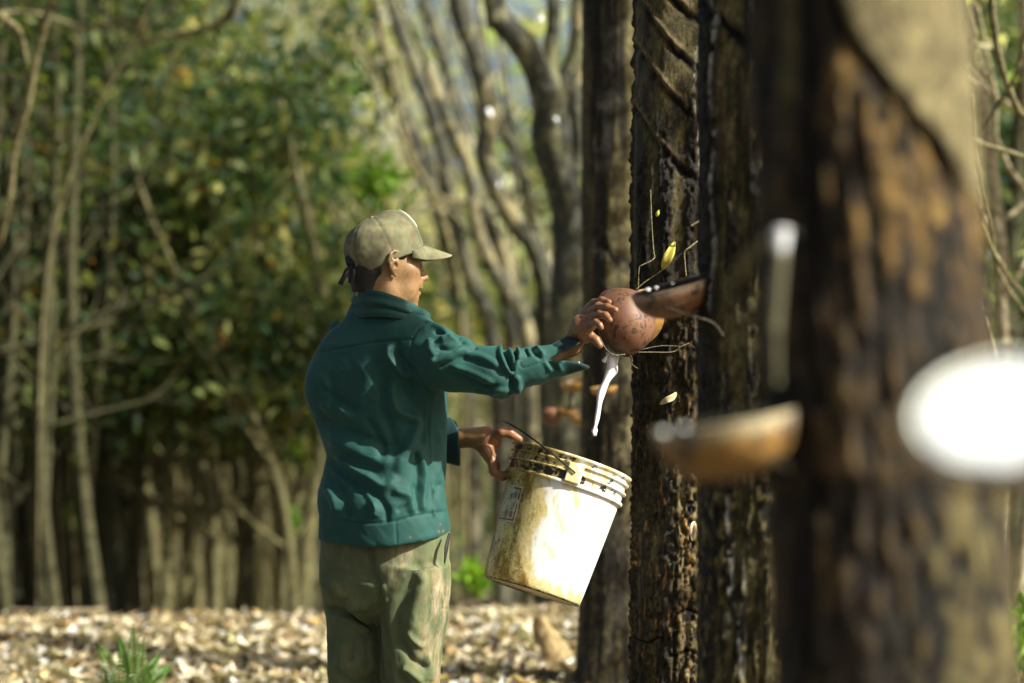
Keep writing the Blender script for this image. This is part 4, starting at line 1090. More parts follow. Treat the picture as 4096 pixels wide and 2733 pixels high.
# ================================================================== GROUND
def gz(x, y):
    x = np.asarray(x, float); y = np.asarray(y, float)
    crest = 11.35 + 0.25 * np.sin(x * 1.1 + 1) + (fbm(x * .8, y * .3, 0 * x, 2) - .5) * 0.5
    bumpy = (fbm(x * 1.3, y * 1.3, 0 * x + 2, 3) - .5) * 0.10
    return bumpy * sstep(14, 11, y) + 0.0 - 1.25 * sstep(0, 3.2, y - crest) + (fbm(x * .25, y * .25, 0 * x, 2) - .5) * .4 * sstep(15, 20, y) - 0.0
gx = np.concatenate([-np.geomspace(9, 300, 16)[::-1], np.linspace(-8.8, 8.8, 150), np.geomspace(9, 300, 16)])
gy = np.concatenate([-np.geomspace(2, 300, 14)[::-1], np.linspace(-1.5, 17, 190), np.geomspace(17.2, 400, 26)])
GX, GY = np.meshgrid(gx, gy, indexing='ij')
GZ = gz(GX, GY)
V = np.stack([GX, GY, GZ], -1).reshape(-1, 3); n2_ = len(gy)
i = np.arange(len(gx) - 1)[:, None] * n2_; j = np.arange(n2_ - 1)[None, :]
F = np.stack([i + j, i + n2_ + j, i + n2_ + j + 1, i + j + 1], -1).reshape(-1, 4)
gm, nt, b = nmat('forest_floor', 0.95)
c = objco(nt); n1 = noise(nt, c, 2.5, 6, .6); n3 = noise(nt, c, 30, 5, .7)
setc(nt, b, mix(nt, 0.6, ramp(nt, n1, [(.35, (.030, .024, .013)), (.65, (.085, .068, .038))]), ramp(nt, n3, [(.35, (.03, .02, .012)), (.6, (.22, .16, .10))])))
bump(nt, b, n3, 0.9, 0.03)
g = mesh_np('ground', V, F, gm); tag(g, kind='structure', label='leaf covered plantation ground', cat='ground')
# leaf litter
def litter(n, x0, x1, y0, y1, size, r):
    X = r.uniform(x0, x1, n); Y = r.uniform(y0, y1, n)
    Zz = gz(X, Y) + r.uniform(0.004, 0.05, n)
    ang = r.uniform(0, 2 * PI, n)
    tl = r.normal(0, .26, (n, 2))
    d = np.stack([np.cos(ang), np.sin(ang), tl[:, 0]], -1); d /= np.linalg.norm(d, axis=1)[:, None]
    s = np.stack([-np.sin(ang), np.cos(ang), tl[:, 1]], -1); s /= np.linalg.norm(s, axis=1)[:, None]
    up_ = np.cross(d, s); L = (size * r.uniform(.55, 1.4, n))[:, None]; W = L * r.uniform(.18, .30, n)[:, None]
    cu = (r.uniform(-.05, .28, n))[:, None] * L
    base = np.stack([X, Y, Zz], -1) - d * L / 2
    rows_ = [(0, .12, 1.0), (.33, .9, .2), (.68, .85, .2), (1.0, .05, 1.0)]
    vs = []
    for t, w, k in rows_:
        mid2 = base + d * L * t + up_ * cu * k
        vs += [mid2 + s * W * w + up_ * cu * .5, mid2, mid2 - s * W * w + up_ * cu * .5]
    V = np.stack(vs, 1).reshape(-1, 3); i = np.arange(n)[:, None] * 12
    q = []
    for k in range(3):
        q += [[3 * k, 3 * k + 1, 3 * k + 4, 3 * k + 3], [3 * k + 1, 3 * k + 2, 3 * k + 5, 3 * k + 4]]
    F = np.concatenate([i + np.array([a]) for a in q])
    cs = np.array([(.47, .39, .25), (.68, .60, .45), (.33, .24, .13), (.16, .11, .06), (.68, .66, .62), (.42, .28, .11), (.10, .08, .06), (.50, .45, .24)])
    pw = np.array([4, 4, 2.6, 1.6, 2.2, 1.1, 1.2, .7]); pw /= pw.sum()
    cl = cs[r.choice(len(cs), n, p=pw)] * r.uniform(.8, 1.2, (n, 1))
    return V, F, np.repeat(cl, 12, axis=0)
r = np.random.default_rng(5)
mb = MB()
for args in ((38000, -3.6, 2.2, 8.6, 13.6, .080), (5000, -7, -3.6, 8.5, 14, .10), (4500, 1.5, 6, 8.5, 14, .10), (5000, -4, 4, 2, 8.8, .10), (6000, -9, 9, 13.5, 22, .12)):
    V, F, cl = litter(*args, r); mb.add(V, F); mb.C[-1] = cl.astype(np.float32)
o = mb.build('leaf_litter', dryleaf, None, True); tag(o, 'pale dry fallen leaves covering the ground', 'leaf litter', kind='stuff')

# ================================================================== THE ROW OF BIG TAPPED TREES
OL = np.array((0.165, 0.140, 0.058)); DK = np.array((0.013, 0.0115, 0.0085)); BR = np.array((0.085, 0.062, 0.026)); TAN = np.array((0.29, 0.215, 0.095))
GR = np.array((0.085, 0.060, 0.036))
def crown_up(e, z0, lean, seed, mat, c, nl=1800, r0=0.10):
    """limbs and leafy crown above the picture, as children of the tree"""
    r = np.random.default_rng(seed); mb = MB(); ends = []
    for k in range(5):
        a = r.uniform(0, 2 * PI)
        limbs(mb, (lean[0] * z0, lean[1] * z0, z0 - .1), (math.cos(a) * .5 + lean[0], math.sin(a) * .5 + lean[1], 1.3), 2.1, r0 * .6, 2, r, ends, c, .35, .7)
    o = mb.build('limbs', mat, None); o.parent = e
    E = np.array(ends); C = E[r.integers(0, len(E), nl)] + r.normal(0, .38, (nl, 3))
    mb = MB(); leaves(mb, C, .14, palette('mid', nl, r), r); o = mb.build('crown', leafm, None, False); o.parent = e

def tapped(label, cx, cy, rad, zlo, zhi, paint, seed, mat, ztop=4.6, flare=0.35, ds=0.0045, lean=(0, 0), nl=1800, taper=.04):
    e = empty('rubber_tree', (cx, cy, 0), label, 'tree', 'big tapped rubber trees in a row')
    z = np.concatenate([np.linspace(-.15, zlo, 16)[:-1], np.arange(zlo, zhi, ds), np.linspace(zhi, ztop, 22)])
    nth = int(2 * PI * rad / ds); th = np.linspace(-PI, PI, nth, endpoint=False)   # 0 faces the camera, + to the right
    TH, Zg = np.meshgrid(th, z)
    s = TH * rad
    px = 2048 + (cx + lean[0] * np.maximum(Zg, 0) + rad * np.sin(TH)) / (cy - rad * np.cos(TH)) * FPX; py = 1366.5 - (Zg - CAMZ) / (cy - rad * np.cos(TH)) * FPX
    disp, col_ = paint(s, Zg, np.sin(TH), np.cos(TH), px, py)
    R = rad * (1 + flare * np.exp(-np.maximum(Zg, 0) / .16) - taper * np.maximum(np.minimum(Zg, 3) - 1, 0)) + disp
    R = R + (fbm(np.sin(TH) * 1.2 + seed, np.cos(TH) * 1.2, Zg * 1.0, 2) - .5) * rad * .16
    X = R * np.sin(TH) + lean[0] * np.maximum(Zg, 0); Y = -R * np.cos(TH) + lean[1] * np.maximum(Zg, 0)
    V = np.stack([X, Y, Zg], -1).reshape(-1, 3)
    m = len(z); i = np.arange(m - 1)[:, None] * nth; j = np.arange(nth)[None, :]; jn = (j + 1) % nth
    F = np.stack([i + j, i + jn, i + nth + jn, i + nth + j], -1).reshape(-1, 4)
    o = mesh_np('trunk', V, F, mat, None, True, np.clip(col_, 0, 1).reshape(-1, 3)); o.parent = e
    crown_up(e, ztop, lean, seed, barkS, OL, nl)
    return e
def mixc(a, b, m): return a * (1 - m[..., None]) + np.asarray(b) * m[..., None]
def line(px, x0, w, wob=0): return np.exp(-((px - x0 - wob) / w) ** 2)
def N3(s_, c_, z, f, fz, o=4, sd=0): return fbm(s_ * f + sd, c_ * f, z * fz, o)

def paintA(s, z, sn, cs_, px, py):
    n = N3(sn, cs_, z, 5, 9.0, 5); nf = N3(sn, cs_, z, 20, 55, 4, 3); nv = N3(sn, cs_, z, 16, 7, 5, 9)
    wob = (N3(sn, cs_, z, 2, 5, 3, 4) - .5) * 50
    rib = np.zeros_like(s)
    for x0, w, yt in ((2574, 26, 560), (2660, 36, 430), (2770, 26, 330), (2822, 16, -100), (2890, 40, 200)):
        rib = np.maximum(rib, sstep(w, w * .55, np.abs(px - x0 - wob * .6) + (nf - .5) * 55) * sstep(yt, yt + 120, py + (n - .5) * 200))
    rough = sstep(1060, 1200, py + (n - .5) * 400)
    rib = np.maximum(rib, rough * sstep(.44, .54, nv + (nf - .5) * .5))
    backm = (cs_ < -0.05)
    rib = np.where(backm, sstep(.42, .55, nv), rib)
    col = mixc(OL * .72 * np.ones(s.shape + (3,)), DK, sstep(.56, .40, n) * .8)
    col = mixc(col, (0.09, 0.055, 0.02), sstep(.5, .7, nf) * .5)
    disp = rib * (.009 + .026 * (nf - .45))
    col = mixc(col, DK * (0.8 + 2.2 * nf[..., None]), rib * .95)
    col = mixc(col, BR * 1.2, rough * sstep(.54, .64, nv) * sstep(.42, .56, nf) * .9)
    col = mixc(col, TAN, rough * sstep(2700, 2740, px + wob) * sstep(2830, 2800, px + wob) * sstep(.40, .52, nf) * sstep(1400, 1900, py) * .8)
    # descending tapping cuts: a cut lip painted pale as if lit, over a darkened hollow
    ph = (py - (px - 2740) * 1.05)
    for c0 in (-10, 185, 390, 640, -230, -450):
        d = ph - c0 - 25 * np.sin((px - 2600) / 60.) - (n - .5) * 40
        inn = (py < 760) & (cs_ > -.2)
        lip = np.exp(-((d + 4) / 13) ** 2) * inn * sstep(2800, 2720, px + c0 * .1); cut = np.exp(-((d - 34) / 17) ** 2) * inn
        disp += lip * .006 - cut * .010
        col = mixc(col, (0.24, 0.17, 0.10), lip * .9); col = mixc(col, (.006, .005, .004), np.clip(cut * 1.2 * sstep(2660, 2700, px + (n - .5) * 80), 0, 1))
    # dried latex runs
    for x0, yt, yb, w in ((2560 + 42, 640, 1090, 3.2), (2640, 420, 800, 3), (2782, 180, 480, 7), (2790, 480, 760, 3), (2856, -100, 1250, 5)):
        l = line(px, x0, w, wob * .35 + 8 * np.sin(py / 90)) * sstep(yt, yt + 20, py) * sstep(yb, yb - 40, py) * sstep(.40, .55, nf)
        col = mixc(col, (.48, .46, .38), l * .9); disp += l * .003
    l = sstep(.74, .80, N3(sn, cs_, z, 34, 26, 2, 21)) * rough
    col = mixc(col, (.34, .16, .035), l * .8)
    # a crack across the bark
    for yc, xs_ in ((2447, 2770), (2610, 2740), (2560, 2600)):
        cr = np.exp(-((py - yc - 10 * np.sin(px / 17)) / 6) ** 2) * (np.abs(px - xs_) < 60)
        disp -= cr * .012; col = mixc(col, (.004, .003, .002), cr * .9)
    return disp + (nf - .5) * .004, col
def paintB(s, z, sn, cs_, px, py):
    n = N3(sn, cs_, z, 5, 9, 5, 13); nf = N3(sn, cs_, z, 16, 50, 4, 5); nv = N3(sn, cs_, z, 12, 7.0, 5, 8)
    wob = (N3(sn, cs_, z, 2, 5, 3, 7) - .5) * 50
    rib = np.maximum(sstep(50, 25, np.abs(px - 2835 - wob * .4)), sstep(.46, .56, nv))
    pan = sstep(2872, 2884, px + wob * .3) * sstep(2962, 2945, px + wob * .3) * sstep(760, 600, py)
    pan = np.maximum(pan, sstep(2880, 2895, px + wob * .5) * sstep(2950, 2935, px + wob * .5) * sstep(1080, 1130, py) * sstep(1500, 1400, py))  # lower strip kept yellowish to stand for sunlit bark
    rib = rib * (1 - pan)
    col = mixc(OL * np.ones(s.shape + (3,)), DK, sstep(.55, .35, n) * .7)
    col = mixc(col, DK * (.8 + 1.6 * nf[..., None]), rib * .95)
    col = mixc(col, TAN * np.array([.85, .95, .8]), sstep(.56, .66, nf) * sstep(1700, 2000, py) * .8)  # yellowish lumps: sunlight put into the bark colour
    col = mixc(col, (.10, .03, .015), pan * sstep(.6, .68, nf) * .8)
    d = py - (px - 2900) * 0.9 - 105 - (n - .5) * 60
    cut = np.exp(-(d / 26) ** 2) * (cs_ > -.1); disp = rib * (.010 + .016 * (nf - .4)) - cut * .012
    col = mixc(col, (.005, .005, .006), np.clip(cut * 1.3, 0, 1))
    for x0, yt, yb, w in ((2858, -100, 760, 5), (2862, 740, 1260, 4), (2905, 1480, 1700, 4), (2925, 1980, 2560, 5), (2968, 2200, 2733, 4)):
        l = line(px, x0, w, wob * .3 + 7 * np.sin(py / 70)) * sstep(yt, yt + 20, py) * sstep(yb, yb - 40, py) * sstep(.38, .55, nf)
        col = mixc(col, (.50, .50, .46), l * .95); disp += l * .004
    return disp + (nf - .5) * .005, col
def paintN(s, z, sn, cs_, px, py):
    n = N3(sn, cs_, z, 4, 10, 4, 31); nf = N3(sn, cs_, z, 8.0, 24, 4, 15); nv = N3(sn, cs_, z, 10, 8, 4, 18)
    edge = 3350 + 500 * np.clip(py / 700, -2, 3) ** np.where(py > 0, .85, 1) if False else 3350 + 0.72 * py
    sm = sstep(-12, 25, px - edge + (n - .5) * 50 + 30 * np.sin(py / 130)) * (py < 1000) * sstep(1000, 850, py)
    cut = np.exp(-((px - edge + 30 + (n - .5) * 50 + 30 * np.sin(py / 130)) / 26) ** 2) * sstep(900, 700, py)
    rough = mixc(DK * .9 * np.ones(s.shape + (3,)), GR * .75, sstep(.48, .62, nv))
    nf2 = N3(sn, cs_, z, 18, 48, 3, 71)
    rough = mixc(rough, TAN * np.array([1.25, 1.02, .62]), sstep(.44, .56, nf) * sstep(.42, .58, nf2) * sstep(3240, 3420, px + (n - .5) * 200) * sstep(1500, 800, py + (n - .5) * 500) * .85)
    rough = mixc(rough, TAN * np.array([.8, .68, .5]), sstep(.54, .62, nf) * .45)
    rough = mixc(rough, OL * 1.15, sstep(3680, 3780, px + (n - .5) * 260) * sstep(1900, 2150, py + (nf - .5) * 900) * sstep(.44, .56, nf) * .8)  # lower right painted yellowish, as if lit
    rough = mixc(rough, DK * .6, sstep(3240, 3210, px + (n - .5) * 100) * sstep(3190, 3230, px + (n - .5) * 100) * .0 + np.exp(-((px - 3215 - (n - .5) * 120) / 55) ** 2) * .9 * sstep(-400, 0, py))
    rough = mixc(rough, OL * .9, sstep(3060, 3080, px) * sstep(3160, 3140, px) * sstep(620, 300, py) * .85)
    col = mixc(rough, np.array((.25, .21, .10)) * (.6 + .8 * nf[..., None]), sm)
    col = mixc(col, (.008, .007, .005), np.clip(cut * 1.2, 0, 1))
    disp = (1 - sm) * ((nf - .5) * .020 + (nv - .5) * .012) - cut * .018 + sm * .006
    return disp, col
def paintC(s, z, sn, cs_, px, py):
    n = N3(sn, cs_, z, 4, 9, 4, 41); nf = N3(sn, cs_, z, 14, 30, 4, 45); nv = N3(sn, cs_, z, 6, 2.2, 4, 48)
    col = mixc(OL * .62 * np.ones(s.shape + (3,)), DK * 1.3, sstep(.58, .46, nv) * .95)
    col = mixc(col, OL * 1.2, sstep(2500, 2525, px) * .6)  # right edge painted lighter to stand for sunlight on it
    d = py - (px - 2440) * .7 - 1010 - (n - .5) * 80
    cut = np.exp(-(d / 26) ** 2) * sstep(2370, 2420, px)
    col = mixc(col, (.006, .006, .005), cut * .9)
    low = sstep(1300, 1420, py); col = mixc(col, DK * 1.3, low * sstep(.45, .55, nf)); col = mixc(col, BR, low * sstep(.60, .70, nf) * .6)
    return (nf - .5) * .012 + (nv - .5) * .02 - cut * .008, col
treeA = tapped('sharp tapped trunk right behind the tipped bowl, diagonal cuts high up', .479, 6.72, .139, .30, 2.45, paintA, 1, barkA)
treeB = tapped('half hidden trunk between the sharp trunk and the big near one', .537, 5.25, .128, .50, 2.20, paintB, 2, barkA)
treeN = tapped('huge blurred near trunk, rough brown below a dark diagonal cut', .525, 3.0, .1475, .80, 1.90, paintN, 3, barkN, ds=.004, lean=(-.055, 0), taper=.15)
treeC = tapped('dark fluted trunk just left of the sharp trunk, with dark diagonal notches', .378, 9.1, .118, .0, 2.9, paintC, 4, barkA, ds=.008)
def paintX(s, z, sn, cs_, px, py):
    n = N3(sn, cs_, z, 12, 2, 4, 61); return (n - .5) * .02, mixc(OL * np.ones(s.shape + (3,)), DK, sstep(.55, .4, n))
treeX = tapped('trunk outside the frame that holds the bowl of white latex', .76, 1.62, .12, .9, 1.6, paintX, 5, barkN, ds=.012)
treeX['group'] = 'trees outside the frame'
# wires that carry the bowls, spout, twigs, leaves caught on the bark (each hangs on its tree)
wirem2, nt, b = nmat('rusty_wire', 0.6); c = objco(nt); setc(nt, b, ramp(nt, noise(nt, c, 200, 3), [(.4, (.04, .03, .02)), (.6, (.17, .13, .08))]))
twigm, nt, b = nmat('twig', 0.8); c = objco(nt); setc(nt, b, ramp(nt, noise(nt, c, 300, 3), [(.4, (.07, .055, .025)), (.6, (.30, .26, .12))]))
def ringwire(center, up, R, tail, label, rad=.0016):
    up = Vector(up).normalized(); M = orient(center, up)
    rg = [M @ Vector((R * math.cos(t), R * math.sin(t), 0)) for t in np.linspace(0, 2 * PI, 40)]
    mb = MB(); add_tube(mb, rg, rad, 6); add_tube(mb, smooth_path(tail, 24), rad, 6)
    o = mb.build('wire_holder', wirem2); tag(o, label, 'wire', 'wire holders of the bowls'); rebase(o, Vector(tail[-1])); return o
ringwire(P(2700, 1195, 5.25), (-.248, -.17, .95), .080, [P(2640, 1222, 5.18), P(2760, 1262, 5.15), P(2850, 1290, 5.15), P(2895, 1345, 5.14)], 'thin wire running from the brown bowl with a glossy inside back to its trunk')
ringwire(P(2910, 1760, 2.93), (-.17, -.12, .97), .074, [P(2990, 1800, 2.88), P(3110, 1850, 2.86), P(3150, 1870, 2.85)], 'blurred wire running from the yellow brown bowl down to the big near trunk', .0022)
ringwire(P(4036, 1690, 2.14), (-.22, -.66, .72), .082, [P(4100, 1760, 2.10), P(4300, 1800, 1.85), P(4900, 1700, 1.70)], 'wire under the bowl of white latex at the right edge', .002)
mb = MB()
add_tube(mb, smooth_path([P(2440, 1420, 6.27), P(2500, 1410, 6.30), P(2600, 1409, 6.42), P(2690, 1408, 6.52), P(2722, 1388, 6.53), P(2755, 1373, 6.55)], 24), .0014, 6)
add_tube(mb, smooth_path([P(2500, 1412, 6.30), P(2560, 1400, 6.40), P(2640, 1384, 6.5), P(2720, 1385, 6.56)], 16), .0010, 6)
add_tube(mb, smooth_path([P(2755, 1373, 6.55), P(2775, 1388, 6.57), P(2790, 1410, 6.58)], 8), .0009, 6)
add_tube(mb, smooth_path([P(2518, 1415, 6.30), P(2530, 1440, 6.3), P(2525, 1452, 6.3), P(2540, 1468, 6.3), P(2552, 1474, 6.3)], 14), .0012, 6)
add_tube(mb, smooth_path([P(2396, 1290, 6.30), P(2399, 1340, 6.27), P(2420, 1392, 6.25), P(2455, 1420, 6.25), P(2500, 1418, 6.26)], 20), .0018, 6)
o = mb.build('wire_holder', wirem2); tag(o, 'bent wire reaching from the tipped bowl to the sharp trunk', 'wire', 'wire holders of the bowls'); rebase(o, P(2740, 1385, 6.57))
# spout with latex string on the big near trunk
e = empty('latex_spout', P(3150, 930, 2.84), 'pale blurred metal spout with a string hanging from it on the big near trunk', 'spout')
metl, nt, b = nmat('spout_metal', 0.35, (.55, .54, .48)); b.inputs['Metallic'].default_value = .8
mb = MB(); ribbon(mb, [P(3165, 930, 2.87), P(3145, 915, 2.84), P(3122, 925, 2.81)], [.020, .018, .012], (.1, -.45, .9), .0012); mb.build('gutter', metl, e)
mb = MB(); add_tube(mb, smooth_path([P(3126, 915, 2.80), P(3124, 960, 2.80), P(3120, 1010, 2.80)], 12), [.009, .010, .0098, .0095, .009, .009, .009, .009, .0085, .0085, .008, .007], 10); mb.build('latex_lump', latex, e)
cream, nt, b = nmat('dried_latex', 0.5); c = objco(nt); setc(nt, b, ramp(nt, noise(nt, c, 30, 4), [(.4, (.07, .065, .04)), (.65, (.22, .21, .12))]))
mb = MB(); add_tube(mb, smooth_path([P(3118, 1000, 2.80), P(3108, 1150, 2.81), P(3098, 1350, 2.82), P(3100, 1420, 2.83), P(3108, 1540, 2.84)], 30), np.linspace(.0095, .0045, 30), 8); mb.build('latex_string', cream, e)
mb = MB(); add_tube(mb, smooth_path([P(3105, 940, 2.84), P(3040, 985, 2.86), P(2975, 1050, 2.90), P(2950, 1110, 2.93)], 16), .006, 8, (1, 1, 1))
o = mb.build('curved_twig', twigm); tag(o, 'blurred brown twig arching left from the metal spout', 'twig', 'twigs caught on the trunks'); rebase(o, P(3105, 940, 2.84))
def sleaf(label, pts, w, mat_c, group='dry leaves caught on the bark', cup=.004, nrm=(0, -1, .15)):
    p = smooth_path(pts, 14); T, _, _ = frames(p); nrm = np.array(nrm, float); nrm /= np.linalg.norm(nrm); s = np.cross(T, nrm); s /= np.linalg.norm(s, axis=1)[:, None]
    t = np.linspace(0, 1, 14); ww = w * np.sin(np.clip(t * .96 + .02, 0, 1) * PI) ** .7
    V = np.stack([p + s * (ww * k)[:, None] + nrm * (abs(k) ** 2 * cup + .0015 * np.sin(9 * t + 4 * k))[:, None] for k in (-1, -.5, 0, .5, 1)], 1).reshape(-1, 3)
    i = np.arange(13)[:, None] * 5; j = np.arange(4)[None, :]
    F = np.stack([i + j, i + j + 1, i + 6 + j, i + 5 + j], -1).reshape(-1, 4)
    cc = np.ones((70, 3)) * np.array(mat_c) * (.85 + .3 * rng.random((70, 1))); cc[2::5] *= .75
    o = mesh_np('leaf', V, F, dryleaf, None, True, cc); sm = o.modifiers.new('t', 'SOLIDIFY'); sm.thickness = .0008
    tag(o, label, 'leaf', group); rebase(o, Vector(tuple(p[0]))); return o
l1 = sleaf('yellowish leaf on a thin stem above the hanging bowl', [P(2650, 1080, 6.45), P(2662, 1050, 6.43), P(2682, 1010, 6.43), P(2698, 968, 6.45)], .0125, (.48, .42, .08))
mb = MB(); add_tube(mb, smooth_path([P(2540, 1162, 6.45), P(2580, 1128, 6.45), P(2625, 1098, 6.45), P(2650, 1078, 6.45)], 16), .0016, 6, (1, 1, 1)); mb.build('stem', twigm, l1)
add = lambda pts, rad, label: (lambda m: (add_tube(m, smooth_path(pts, 20), rad, 6), tag(m.build('twig', twigm), label, 'twig', 'twigs caught on the trunks'))[1])(MB())
rebase(add([P(2602, 760, 6.55), P(2606, 880, 6.55), P(2614, 1000, 6.54), P(2616, 1035, 6.53), P(2570, 1060, 6.52), P(2556, 1075, 6.52), P(2553, 1160, 6.52)], .0015, 'pale zigzag twig hanging left of the yellowish leaf'), P(2602, 760, 6.55))
rebase(add([P(2790, 965, 6.45), P(2758, 990, 6.44), P(2738, 1010, 6.44), P(2740, 1060, 6.45), P(2744, 1105, 6.46)], .0022, 'short hooked orange twig right of the yellowish leaf'), P(2790, 965, 6.45))
rebase(add([P(2762, 905, 6.40), P(2800, 885, 6.40), P(2850, 868, 6.40), P(2880, 842, 6.42)], .0032, 'grey twig sticking out near the top of the drip line'), P(2762, 905, 6.40))
sleaf('curled cream leaf stuck to the bark below the tipped bowl', [P(2640, 1618, 6.52), P(2662, 1603, 6.50), P(2690, 1590, 6.50), P(2705, 1570, 6.51)], .0085, (.62, .53, .32))
sleaf('narrow upright cream leaf stuck to the lower part of the sharp trunk', [P(2772, 2165, 6.52), P(2770, 2130, 6.51), P(2775, 2100, 6.51), P(2779, 2085, 6.52)], .0085, (.66, .50, .34))
b_ = MB()
V, F = lathe([(1e-4, 0), (.004, .004), (.0055, .009), (.004, .015), (1e-4, .021)], 14, orient(P(2625, 868, 6.50), (.35, 0, .9)))
o = mesh_np('bud', V, F, dryleaf, None, True, np.ones((len(V), 3)) * np.array((.42, .46, .06))); tag(o, 'small yellow green bud on the upper part of the sharp trunk', 'bud'); rebase(o, P(2625, 868, 6.50))

# ================================================================== MORE TREES OF THE ROW, leaning left behind the bucket
mottled, nt, b = nmat('mottled_bark', 0.7)
c_ = objco(nt, (1, 1, .5)); c2_ = objco(nt)
n1 = noise(nt, c_, 9, 6, .7); n2 = noise(nt, c2_, 28, 6, .7)
base = mix(nt, ramp(nt, n1, [(.47, .95), (.57, 0)]), attr(nt), (.014, .015, .008)); base = mix(nt, ramp(nt, n2, [(.58, 0.), (.66, .8)]), base, (.22, .24, .12)); setc(nt, b, base); bump(nt, b, n2, .6, .02)  # dark blotches put the trunks' shaded parts into the colour
def pathtree(label, polys, d, c=None, leafy=None, seed=0, tw=7, spots=(), group='leaning trees farther along the row', base_extra=None):
    """polys: list of ([(px,py),...], width px) limbs in order; first is the stem"""
    p0 = polys[0][0]
    bottom = P(p0[-1][0], p0[-1][1], d)
    zb = float(gz(bottom.x, d))
    e = empty('rubber_tree', (bottom.x, d, zb), label, 'tree', group)
    r = np.random.default_rng(seed); mb = MB(); ends = []
    c = np.array(c if c is not None else (0.17, 0.14, 0.075))
    for k, (pl, w) in enumerate(polys):
        ws = w if isinstance(w, (list, tuple)) else [w] * len(pl)
        pts = [P(x, y, d + (0.15 * k if i == 0 else 0.15 * k)) for i, (x, y) in enumerate(pl)]
        rr = [q * .5 / FPX * d for q in ws]
        if k == 0:
            pts.append(Vector((bottom.x, d, zb - .1))); rr.append(rr[-1] * 1.35)
        if pl[0][1] <= 20:    # carry on upwards past the frame
            dv = (pts[0] - pts[1]).normalized(); pts.insert(0, pts[0] + dv * 1.6 + Vector((0, .1, .5))); rr.insert(0, rr[0] * .8)
            ends0 = pts[0]
            limbs(mb, tuple(ends0), tuple(dv + Vector((0, 0, .5))), 1.6, rr[0] * .8, 2, r, ends, c)
        n = len(pts) * 9
        pth_ = smooth_path(pts, n); rad_ = np.interp(np.linspace(0, 1, n), np.linspace(0, 1, len(rr)), rr)
        add_tube(mb, pth_, rad_, 20, c, lambda V: (fbm(V[..., 0] * 14 + seed, V[..., 1] * 14, V[..., 2] * 4, 3) - .5) * rr[0] * .7)
    st_ = polys[0][0]
    for k in range(tw):
        i0 = r.integers(0, max(1, len(st_) - 2)); x, y = st_[i0]; fx = r.uniform(-300, 60); fy = r.uniform(350, 800)
        q = [(x, y), (x + fx * .3 + r.uniform(-20, 20), y - fy * .35), (x + fx * .7, y - fy * .7), (x + fx, y - fy)]
        w0 = r.uniform(14, 26) * .5 / FPX * d
        add_tube(mb, smooth_path([P(a, b_, d + .25 * j) for j, (a, b_) in enumerate(q)], 16), np.linspace(w0, w0 * .4, 16), 6, c)
    for (x, y, w_) in spots:        # white blobs added to stand for bright flecks of light
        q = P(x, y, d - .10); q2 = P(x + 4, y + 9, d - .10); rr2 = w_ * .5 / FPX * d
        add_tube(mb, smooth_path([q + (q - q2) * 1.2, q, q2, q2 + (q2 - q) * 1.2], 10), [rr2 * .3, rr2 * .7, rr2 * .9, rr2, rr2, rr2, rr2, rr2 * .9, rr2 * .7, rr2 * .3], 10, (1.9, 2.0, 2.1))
    off = Vector((bottom.x, d, zb))
    o = mb.build('trunk', mottled, None); o.data.transform(Matrix.Translation(-off)); o.parent = e
    if ends:
        E = np.array(ends); nl = 500
        C = E[r.integers(0, len(E), nl)] + r.normal(0, .4, (nl, 3)); mb = MB(); leaves(mb, C, .14, palette('mid', nl, r), r)
        o = mb.build('crown', leafm, None, False); o.data.transform(Matrix.Translation(-off)); o.parent = e
    return e
pathtree('forked pale tree behind the far bowls', [([(2206, 350), (2200, 500), (2222, 640), (2278, 842), (2292, 1095), (2262, 1500), (2240, 1900), (2236, 2440)], [150, 135, 140, 150, 160, 165, 170, 190]),
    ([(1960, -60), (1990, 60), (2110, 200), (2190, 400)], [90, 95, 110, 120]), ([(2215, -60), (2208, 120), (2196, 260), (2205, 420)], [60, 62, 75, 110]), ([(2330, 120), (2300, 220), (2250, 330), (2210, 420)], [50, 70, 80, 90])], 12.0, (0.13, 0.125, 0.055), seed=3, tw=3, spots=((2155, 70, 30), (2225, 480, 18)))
pathtree('slender curved stem tight against the left side of the dark fluted trunk', [([(2310, 0), (2300, 200), (2296, 351), (2316, 596), (2284, 720), (2300, 982), (2330, 1400), (2330, 2440)], [60, 60, 66, 62, 66, 72, 80, 90])], 12.9, (0.19, 0.155, 0.065), seed=4, tw=1)
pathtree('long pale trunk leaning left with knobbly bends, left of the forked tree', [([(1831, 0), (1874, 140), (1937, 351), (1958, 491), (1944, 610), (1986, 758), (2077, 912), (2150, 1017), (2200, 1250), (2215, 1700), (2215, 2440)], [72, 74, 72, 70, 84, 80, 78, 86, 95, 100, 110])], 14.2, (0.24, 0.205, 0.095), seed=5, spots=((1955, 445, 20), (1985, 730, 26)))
pathtree('thin straight stem leaning left between the knobbly trunk and the forked tree', [([(1930, 250), (1972, 421), (2040, 580), (2077, 667), (2130, 900), (2180, 1400), (2190, 2440)], [36, 42, 42, 40, 46, 60, 70])], 15.5, (0.20, 0.18, 0.085), seed=6)
pathtree('pale forked stem that bends right behind the raised sleeve', [([(1700, 250), (1790, 480), (1873, 667), (1902, 877), (1958, 1052), (2030, 1160), (2085, 1260), (2110, 1400), (2120, 1800), (2120, 2440)], [44, 48, 50, 52, 60, 62, 60, 62, 70, 84]),
    ([(1975, 880), (2000, 960), (2042, 1120), (2085, 1260)], [36, 42, 44, 50])], 16.5, (0.28, 0.24, 0.12), seed=7)
pathtree('grey brown stem leaning left just above the raised sleeve', [([(1560, 0), (1650, 250), (1740, 500), (1800, 760), (1850, 1000), (1900, 1150), (1960, 1300), (2000, 1700), (2010, 2440)], [50, 50, 52, 54, 56, 60, 62, 70, 80])], 18.5, (0.17, 0.155, 0.09), seed=8)
